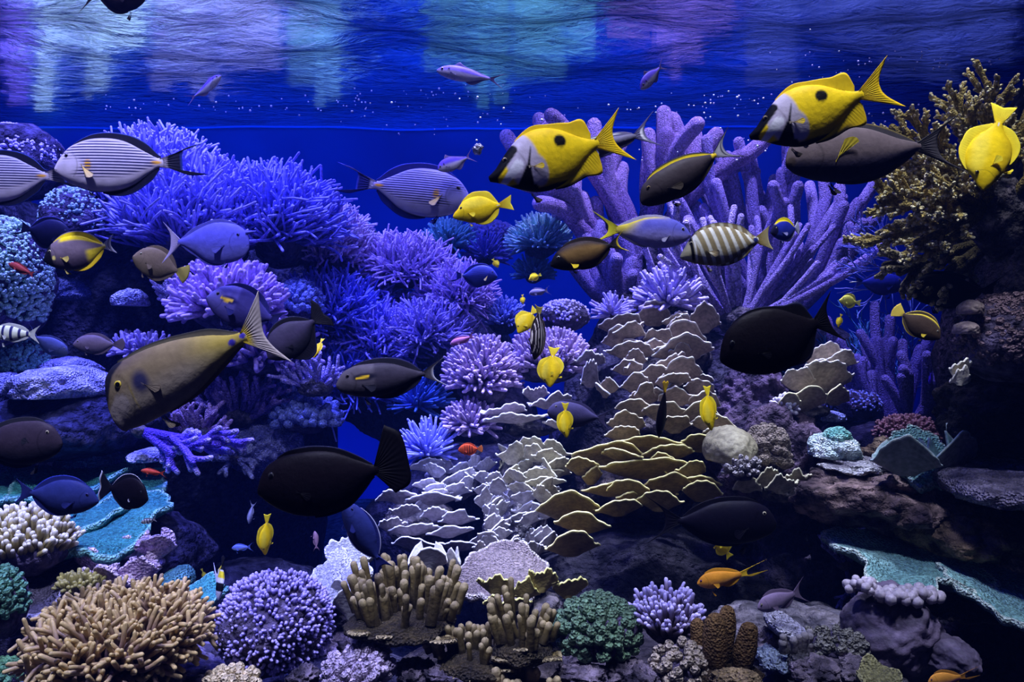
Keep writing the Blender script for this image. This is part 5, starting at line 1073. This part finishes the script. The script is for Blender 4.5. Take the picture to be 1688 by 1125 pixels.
MOOR = sp(col=moor_col, fincol=lambda p, s, t, X, Z: moor_col(X - t * 0, Z, Z * 0) if p != 'dorsal_fin' else mix((.8, .8, .85), (.85, .7, .05), ss(.5, .8, s)), dorsal=[(.25, .05), (.38, .75), (.46, .35), (.7, .16), (.95, .03)], dlean=.75, anal=[(.4, .03), (.55, .14), (.75, .10), (.95, .02)], tail=FAN)
FLAME = sp(col=lambda x, z, v: mix((.75, .10, .03), (.02, .01, .02), ss(.5, .8, np.sin((x - .32) * 2 * math.pi / .12)) * ss(.3, .35, x) * ss(.8, .75, x) * ss(.9, .7, np.abs(v))), fincol=fin2((.7, .09, .03), tail=(.75, .2, .05)), tail=FAN)
ANTH = sp(top=[(0, .0), (.05, .06), (.15, .13), (.35, .165), (.6, .14), (.85, .07), (1, .05)], bot=[(0, -.03), (.06, -.08), (.18, -.14), (.4, -.165), (.62, -.14), (.85, -.07), (1, -.05)],
          dorsal=[(.2, .02), (.3, .05), (.6, .06), (.85, .05), (.96, .01)], anal=[(.55, .01), (.65, .06), (.85, .07), (.95, .01)], tail=[(1.62, .20), (1.22, .09), (1.12, 0), (1.22, -.08), (1.60, -.02)],
          col=dark((.80, .32, .03), (.62, .30, .12)), fincol=fin2((.78, .36, .03), tail=(.85, .55, .03)), eye=(.09, .04, .026), iris=(.3, .1, .25))
CHROM = sp(top=ANTH['top'], bot=ANTH['bot'], dorsal=ANTH['dorsal'], anal=ANTH['anal'], tail=LUN, eye=(.1, .04, .03), col=dark((.3, .3, .6)), fincol=fin2((.25, .25, .55)))
BAND = sp(col=lambda x, z, v: mix((.62, .66, .50), (.02, .02, .10), ss(.35, .6, np.sin((x - .08) * 2 * math.pi / .2)) * ss(.1, .14, x)), fincol=fin2((.4, .42, .4)), top=ANTH['top'], bot=ANTH['bot'], tail=FORK, eye=(.09, .04, .028))
SSTR = dict(DESJ, col=lambda x, z, v: mix((.02, .014, .016), (.75, .68, .6), ss(.55, .9, np.sin(z * 75 + 10 * (x - .5) ** 2)) * ss(.12, .2, x)), fincol=fin2((.03, .022, .02), edge=(.4, .3, .05), tail=(.4, .33, .05)))
def rec(spc, **k):
    d = dict(spc, **k); d['tail_len'] = max(p[0] for p in d['tail']) - 1.0; return d
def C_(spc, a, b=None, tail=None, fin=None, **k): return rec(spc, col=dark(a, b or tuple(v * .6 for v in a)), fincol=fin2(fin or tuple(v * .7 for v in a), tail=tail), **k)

YG = 'yellow tangs scattered around the reef'
mf = make_fish
# big ones up front
mf('foxface_rabbitfish', 'large yellow foxface rabbitfish with black and white face, swimming above the pale finger coral', FOX, (806, 298), (1040, 214), 1.45, 8, 'fish', bend=.05, group=None)
mf('foxface_rabbitfish', 'large yellow foxface rabbitfish whose black and white snout is over a brown unicornfish', FOX, (1240, 221), (1466, 143), 1.40, -8, 'fish', bend=-.08)
mf('surgeonfish', 'grey tail of a surgeonfish with a white crescent, showing behind a foxface rabbitfish', rec(LITU, col=dark((.14, .13, .2)), fincol=lambda p, s, t, X, Z: mix((.14, .13, .24), (.8, .8, .85), ss(.5, .6, t) * ss(.85, .75, t) * ss(.25, .35, s) * ss(.85, .7, s)), top=[(0, 0), (.1, .07), (.4, .11), (.8, .06), (1, .03)], bot=[(0, -.02), (.1, -.07), (.4, -.11), (.8, -.06), (1, -.03)]), (925, 262), (1087, 212), 1.75, 0, 'fish', detail=.5)
mf('surgeonfish', 'dark brown surgeonfish with yellow back line and white crescent tail, beside the finger coral', LITU, (1054, 334), (1222, 228), 1.55, 5, 'fish', hs=.82, bend=.05)
mf('unicornfish', 'big dusky brown unicornfish with a yellow pectoral fin, below the topmost foxface', rec(NASO, col=lambda x, z, v: mix(mix((.13, .10, .10), (.035, .03, .06), ss(.05, -.5, v)), (.05, .035, .02), ell(x, z, .03, -.02, .03, .04, .3) * .7), fincol=fin2((.05, .045, .05), edge=(.16, .12, .03), pect=(.85, .68, .05)), pect=(.32, -.06, .22, 52, 34, 10), top=[(0, .0), (.02, .07), (.06, .13), (.15, .18), (.35, .225), (.6, .20), (.86, .08), (1, .032)]), (1291, 268), (1600, 232), 1.60, 4, 'fish', hs=.86)
mf('unicornfish', 'very large yellowish grey unicornfish with yellow and pale tail, in front of the purple anemones', VLA, (170, 668), (460, 532), 1.30, -4, 'fish', hs=.98, bend=-.06)
mf('surgeonfish', 'big black surgeonfish silhouette with rounded tail, hovering over the purple pocillopora coral', rec(BLACKT, tail=[(1.10, .31), (1.22, .22), (1.245, .02), (1.23, -.14), (1.10, -.20)], top=NASO['top'], dorsal=[(.2, .01), (.3, .03), (.6, .035), (.85, .03), (.95, .01)], anal=[(.42, .012), (.6, .02), (.85, .03), (.95, .01)]), (424, 808), (674, 764), 1.35, 0, 'fish', hs=1.10)
mf('surgeonfish', 'big black surgeonfish silhouette in front of the ruffled plate coral tower', rec(BLACKT, tail=[(1.22, .22), (1.12, .1), (1.10, 0), (1.12, -.12), (1.20, -.24)], dorsal=[(.2, .01), (.4, .02), (.7, .03), (.86, .09), (.95, .01)], anal=[(.42, .01), (.6, .02), (.82, .09), (.95, .01)], dlean=.5), (1186, 592), (1388, 518), 1.40, 0, 'fish', hs=1.12, bend=.05)
# striped sohals
mf('sohal_surgeonfish', 'finely striped sohal surgeonfish with black tail and orange fin patch, in full view', SOHAL, (97, 280), (340, 262), 1.60, 6, 'fish', hs=.96)
mf('sohal_surgeonfish', 'finely striped sohal surgeonfish cut by the frame edge, its tail behind the other one', SOHAL, (-82, 300), (150, 286), 1.85, 0, 'fish', hs=.90, detail=.8)
mf('sohal_surgeonfish', 'blue-lit striped sohal surgeonfish facing the small bright yellow tang', SOHALB, (778, 334), (545, 290), 2.05, 8, 'fish', hs=.88)
# scads
mf('scad', 'slim violet and silver scad just under the surface above the sohal', SCAD, (720, 115), (832, 134), 2.3, 0, 'fish', detail=.6, hs=1.05)
mf('scad', 'slim violet scad swimming up below the pale light streaks', SCAD, (370, 130), (308, 164), 2.3, 25, 'fish', detail=.6, hs=1.15, bend=.2)
mf('scad', 'dark slim scad diving nose down with its forked tail raised', SCAD, (1052, 152), (1100, 96), 2.3, 30, 'fish', detail=.6, hs=1.25)
mf('scad', 'small violet fish swimming just above the blue-lit striped sohal', SCAD, (722, 280), (782, 254), 2.0, 10, 'fish', detail=.5, hs=1.7)
mf('surgeonfish', 'dark fish mostly cut off at the very top of the frame', C_(NASO, (.05, .03, .03)), (242, -12), (128, -14), 2.2, 0, 'fish', detail=.5, hs=1.7)
# yellow tangs
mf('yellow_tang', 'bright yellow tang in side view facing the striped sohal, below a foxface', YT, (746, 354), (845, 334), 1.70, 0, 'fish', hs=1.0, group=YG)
mf('yellow_tang', 'yellow tang hanging nose down in front of the brown staghorn coral', YT, (1607, 314), (1662, 170), 1.45, 8, 'fish', up=(-1, .25, .1), hs=1.02, group=YG)
mf('yellow_tang', 'yellow tang partly hidden behind the dark striped sailfin tang', YT, (852, 548), (884, 508), 2.15, 20, 'fish', up=(-.5, .2, 1), hs=1.15, detail=.6, group=YG)
mf('yellow_tang', 'yellow tang turned nose down just below the dark striped sailfin tang', YT, (903, 638), (914, 572), 2.0, 10, 'fish', up=(-1, .5, 0), hs=1.25, detail=.6, group=YG)
mf('yellow_tang', 'yellow tang seen nearly edge-on before the dark blue-grey fish', YT, (932, 722), (932, 664), 1.95, 5, 'fish', up=(-.9, -.5, 0), hs=1.0, detail=.6, group=YG)
mf('yellow_tang', 'yellow tang facing the glass head-on above the stacked plate coral', YT, (1170, 710), (1166, 636), 1.95, 5, 'fish', up=(-.85, -.6, 0), hs=1.0, detail=.6, group=YG)
mf('yellow_tang', 'small pale yellow tang beyond the tail of the black surgeonfish', C_(YT, (.75, .70, .12), (.6, .55, .1), tail=(.7, .68, .2)), (1383, 494), (1419, 500), 2.6, 0, 'fish', hs=1.2, detail=.5, group=YG)
mf('yellow_tang', 'thin yellow tang edge-on beneath the chin of the black surgeonfish', YT, (436, 915), (440, 848), 1.85, 5, 'fish', up=(-.6, -.9, 0), hs=.9, detail=.6, group=YG)
mf('yellow_tang', 'yellow tang showing only its tail above the orange anthias', YT, (1180, 884), (1206, 922), 2.25, 20, 'fish', up=(1, .3, 0), hs=1.2, detail=.6, group=YG)
mf('yellow_tang', 'tiny yellow tang in open water above the centre reef', YT, (822, 441), (812, 427), 3.0, 0, 'fish', detail=.3, hs=1.2, group=YG)
mf('yellow_tang', 'tiny yellow tang beside the teal branching coral', YT, (871, 461), (892, 453), 2.9, 0, 'fish', detail=.3, hs=1.1, group=YG)
mf('yellow_tang', 'tiny yellow tang above the yellow tang by the sailfin', YT, (862, 502), (861, 486), 2.9, 0, 'fish', up=(-1, 0, 0), detail=.3, hs=1.0, group=YG)
mf('yellow_tang', 'yellow tang sliver behind the black surgeonfish beside the plate tower', YT, (1380, 540), (1388, 518), 2.3, 10, 'fish', up=(-1, 0, 0), detail=.3, hs=.8, group=YG)
mf('yellow_tang', 'yellow tang tail peeping out behind the purple-black tang', YT, (518, 590), (530, 558), 2.3, 30, 'fish', up=(-1, .4, 0), detail=.4, hs=.8, group=YG)
# others mid-water
mf('fusilier', 'blue fish with yellow forked tail facing the striped sailfin tang', FUS, (1136, 388), (972, 374), 1.72, 8, 'fish', hs=1.12)
mf('surgeonfish', 'dark chocolate surgeonfish with yellow pectoral fin and yellow tail edge', CHOC, (907, 437), (1034, 396), 1.60, 0, 'fish', hs=.78, bend=.08)
mf('sailfin_tang', 'pale sailfin tang with white vertical bands in full side view', DESJ, (1120, 416), (1272, 392), 1.58, 0, 'fish', hs=.95)
mf('surgeonfish', 'powder blue surgeonfish with a bright yellow back fin, behind the sailfin tang', PB, (1264, 386), (1334, 372), 1.95, 30, 'fish', hs=.95, bend=.2, detail=.8)
mf('surgeonfish', 'brown surgeonfish with bright yellow back and white tail over the dark hollow', PBR, (72, 428), (190, 402), 1.65, 0, 'fish', hs=1.0)
mf('unicornfish', 'blue unicornfish with a short horn, facing the anemones', UNI, (414, 402), (264, 398), 1.85, 6, 'fish', hs=1.05)
mf('surgeonfish', 'brown surgeonfish with yellowish tail, turned toward the purple anemones', C_(TGB := sp(tail=FAN), (.20, .15, .11), (.13, .10, .06), tail=(.52, .44, .10)), (226, 424), (305, 452), 1.9, 20, 'fish', hs=1.25, bend=.1, detail=.8)
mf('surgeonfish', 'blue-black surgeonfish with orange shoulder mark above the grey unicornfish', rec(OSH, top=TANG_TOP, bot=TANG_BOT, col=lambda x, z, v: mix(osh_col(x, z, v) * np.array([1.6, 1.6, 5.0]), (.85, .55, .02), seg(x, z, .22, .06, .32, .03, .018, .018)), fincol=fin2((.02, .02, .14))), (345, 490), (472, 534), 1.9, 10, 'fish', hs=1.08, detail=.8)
mf('surgeonfish', 'purple-black surgeonfish turned away, its dark fins raised beside the blue anemones', rec(BLACKT, col=dark((.035, .028, .055), (.008, .008, .012)), anal=[(.3, .02), (.45, .14), (.6, .16), (.85, .06), (.95, .02)]), (446, 590), (532, 514), 1.75, 15, 'fish', up=(-.6, 0, 1), hs=1.12, detail=.8)
mf('surgeonfish', 'dark orange-shoulder surgeonfish swimming over the blue branching coral', OSH, (554, 634), (738, 612), 1.55, 0, 'fish', hs=.86)
mf('surgeonfish', 'dark wrasse-like fish at the frame edge with yellow fin and brown lips', C_(NASO, (.035, .025, .04), (.012, .012, .02), fin=(.02, .02, .03), pect=(.32, 0, .10, 20, 75, 6)), (103, 728), (-90, 735), 1.55, 0, 'fish', hs=1.15)
mf('surgeonfish', 'dark blue surgeonfish facing the black triggerfish above the teal plate coral', BTANG, (163, 826), (24, 810), 1.70, 0, 'fish', hs=.92)
mf('triggerfish', 'black triggerfish with white-edged fins at the edge of the teal plate coral', rec(BLACKT, fincol=lambda p, s, t, X, Z: mix((.006, .006, .012), (.7, .7, .8), (ss(.88, .97, t) if p != 'tail_fin' else ss(.93, 1, t)))), (254, 818), (163, 804), 1.75, 25, 'fish', hs=1.15, bend=.2, detail=.8)
mf('sailfin_tang', 'narrow dark sailfin tang with thin pale stripes beside the yellow tangs', SSTR, (884, 594), (889, 503), 1.95, 5, 'fish', up=(.55, .8, 0), hs=1.05, detail=.8)
mf('surgeonfish', 'dark blue tang hanging head up behind the big black surgeonfish, white line on its back', rec(BTANG, fincol=fin2((.015, .02, .12), edge=(.7, .7, .9))), (568, 826), (634, 944), 1.75, 5, 'fish', up=(1, 0, .4), hs=.72, detail=.8)
mf('surgeonfish', 'slim black fish with a yellow tail hanging vertically before the plate corals', rec(BLACKT, fincol=fin2((.006, .006, .01), tail=(.8, .5, .02))), (1086, 722), (1098, 628), 1.9, 0, 'fish', up=(-.5, -1, 0), hs=.9, detail=.7)
mf('surgeonfish', 'dim blue-grey fish behind the edge-on yellow tang', C_(NASO, (.08, .07, .15), (.03, .03, .06)), (902, 676), (1016, 694), 2.2, 10, 'fish', hs=1.0, detail=.6)
mf('surgeonfish', 'large near-black fish in the shadow under the plate corals', C_(NASO, (.005, .004, .010), (.003, .003, .006)), (1280, 862), (1060, 858), 2.0, 0, 'fish', hs=1.0, detail=.7)
mf('butterflyfish', 'dark brown fish with yellow-edged back above the lavender soft coral', rec(CHOC, col=dark((.07, .045, .03), (.03, .02, .015), topc=(.8, .62, .05)), fincol=fin2((.05, .035, .02), edge=(.8, .62, .05), pect=(.8, .6, .05), tail=(.6, .45, .06)), tail=FAN), (1544, 558), (1478, 508), 1.75, 15, 'fish', hs=1.05, up=(.6, 0, 1), detail=.7)
mf('surgeonfish', 'large near-black fish in the shade beneath the staghorn coral', C_(NASO, (.010, .007, .012), (.004, .004, .006)), (1500, 478), (1665, 480), 2.2, 0, 'fish', hs=1.0, detail=.7)
mf('surgeonfish', 'dim blue fish passing behind the lowest staghorn branches', C_(NASO, (.02, .03, .30), (.02, .02, .22)), (1490, 470), (1396, 464), 3.0, 0, 'fish', hs=1.1, detail=.6)
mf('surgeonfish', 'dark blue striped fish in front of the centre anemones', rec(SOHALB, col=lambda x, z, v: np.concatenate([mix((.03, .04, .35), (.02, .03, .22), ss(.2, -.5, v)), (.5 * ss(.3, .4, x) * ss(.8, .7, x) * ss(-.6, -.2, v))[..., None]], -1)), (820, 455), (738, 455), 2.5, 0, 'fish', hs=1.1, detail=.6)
mf('sailfin_tang', 'dark striped tang in the shadow above the yellow-backed surgeonfish', rec(SOHAL, col=lambda x, z, v: np.concatenate([mix((.02, .02, .07), (.012, .012, .04), ss(.2, -.5, v)), (0 * x)[..., None]], -1), fincol=fin2((.012, .012, .05), edge=(.1, .1, .4))), (118, 392), (18, 372), 2.3, 0, 'fish', hs=1.2, detail=.6)
mf('sergeant_major', 'small pale fish with four dark bars at the frame edge beside the green coral', BAND, (-14, 548), (66, 552), 1.8, 0, 'fish', hs=1.15, detail=.6)
mf('squirrelfish', 'dull red fish resting against the knobbly green coral dome', C_(CHROM, (.28, .04, .05), (.15, .03, .03)), (14, 434), (62, 456), 1.8, 0, 'fish', detail=.5, hs=.9)
mf('surgeonfish', 'greyish brown fish above the white mushroom-shaped corals', C_(TGB, (.16, .12, .18), (.10, .08, .14)), (120, 568), (206, 568), 2.05, 0, 'fish', hs=.82, detail=.6)
mf('rabbitfish', 'dim grey-blue fish diving behind the small barred fish', C_(NASO, (.12, .14, .26), (.08, .10, .22)), (112, 584), (40, 546), 2.4, 0, 'fish', hs=1.0, detail=.5)
mf('damselfish', 'small dim lavender fish between the teal coral and the purple dome coral', C_(CHROM, (.20, .18, .42)), (872, 484), (908, 478), 2.9, 0, 'fish', detail=.4, hs=1.2)
mf('anthias', 'small pink fish among the lavender anemones', C_(CHROM, (.45, .16, .42), (.35, .12, .4)), (742, 568), (786, 552), 2.4, 0, 'fish', detail=.5)
mf('flame_angelfish', 'small red angelfish with dark bars by the blue branching coral', FLAME, (755, 742), (796, 740), 2.2, 0, 'fish', detail=.6, hs=1.0)
mf('anthias', 'orange anthias with long trailing yellow tail in front of the dark hollow', ANTH, (1149, 962), (1268, 938), 1.75, 0, 'fish', hs=1.1)
mf('anthias', 'dusky pink fish resting near the sand, behind the orange anthias', C_(CHROM, (.30, .22, .34), (.30, .25, .35)), (1246, 1000), (1334, 974), 1.85, 10, 'fish', hs=1.3, detail=.7)
mf('anthias', 'orange fish half cut off by the bottom edge of the frame', C_(ANTH, (.75, .32, .05), (.45, .15, .25)), (1530, 1124), (1618, 1112), 1.7, 0, 'fish', hs=1.3, detail=.6)
mf('squirrelfish', 'small red fish just above the black triggerfish', C_(CHROM, (.65, .08, .04)), (232, 776), (276, 782), 2.0, 0, 'fish', hs=.8, detail=.5)
mf('moorish_idol', 'white, black and yellow moorish idol with a long trailing back fin', MOOR, (362, 988), (366, 918), 1.95, 10, 'fish', up=(-.5, .8, .1), hs=1.0, detail=.8)
mf('yellow_tang', 'small dull yellow fish behind the moorish idol', C_(YT, (.45, .38, .03)), (343, 962), (332, 938), 2.3, 0, 'fish', up=(-1, 0, 0), detail=.4, hs=.6)
mf('damselfish', 'pale blue fish pointing down beside the big black surgeonfish head', C_(CHROM, (.35, .38, .62)), (410, 864), (418, 826), 2.1, 0, 'fish', up=(-1, 0, 0), detail=.4, hs=.8)
mf('damselfish', 'small bright blue and white fish above the purple pocillopora coral', C_(CHROM, (.15, .22, .75), (.6, .6, .8)), (382, 904), (418, 902), 2.2, 0, 'fish', detail=.4, hs=1.1)
mf('anthias', 'small pinkish fish below the belly of the big black surgeonfish', C_(CHROM, (.5, .3, .4)), (519, 876), (522, 910), 2.2, 0, 'fish', up=(1, 0, 0), detail=.4, hs=.9)
mf('sergeant_major', 'tiny barred fish at the edge of the teal plate coral', BAND, (232, 862), (258, 856), 2.0, 0, 'fish', detail=.4, hs=1.1)
mf('damselfish', 'tiny violet-blue fish over the lavender soft coral', C_(CHROM, (.08, .03, .85)), (1532, 634), (1534, 612), 2.9, 0, 'fish', up=(1, 0, 0), detail=.3, hs=.8)
mf('cleaner_wrasse', 'tiny pale slim wrasse in the open blue water', C_(SCAD, (.6, .62, .7)), (1400, 466), (1416, 464), 2.4, 0, 'fish', detail=.3, hs=.6)
mf('damselfish', 'small dark fish hovering above the spiky lavender corals', C_(CHROM, (.05, .04, .25)), (1378, 412), (1392, 406), 3.2, 0, 'fish', detail=.3)
sc_c = at(788, 246, 2.1); P_, Q_, C_c = blob(sc_c, (.013, .012, .015), .22, 3, 24, 16, 7, None, ((.7, .7, .75), (.9, .9, .92)))
_b = MB(); _b.add(P_, Q_[:, ::-1], C_c); tag(_b.build('food_scrap', M['grain'], None, sc_c), 'small white crumb of food drifting behind the little violet fish', 'food')
# air bubbles below the surface
def bubbles():
    rs = np.random.RandomState(8); b = MB()
    th_, ph = np.meshgrid(np.linspace(0, math.pi, 6), np.linspace(0, 2 * math.pi, 8, endpoint=False), indexing='ij')
    S = np.stack([np.sin(th_) * np.cos(ph), np.sin(th_) * np.sin(ph), np.cos(th_)], -1)
    for cx, cy, n, sx, sy in [(430, 178, 22, 60, 6), (580, 172, 16, 30, 8), (640, 205, 12, 60, 18), (740, 158, 26, 90, 8), (800, 200, 22, 80, 16), (1080, 180, 26, 100, 8), (1200, 160, 20, 30, 8), (1250, 230, 22, 60, 12), (1480, 100, 30, 90, 8), (1340, 120, 18, 60, 30), (1480, 190, 18, 60, 10), (240, 175, 14, 40, 8), (1060, 250, 10, 30, 10)]:
        for _ in range(n):
            Y = rs.uniform(2.6, 3.6); p = at(cx + rs.normal() * sx, cy + rs.normal() * sy, Y)
            b.add(p + S * rs.uniform(.0012, .0042), grid_quads(6, 8, True), (.85, .9, 1))
    o = b.build('air_bubbles', M['eye']); tag(o, 'tiny white air bubbles drifting in bands just under the water surface', 'bubbles', kind='stuff')
bubbles()
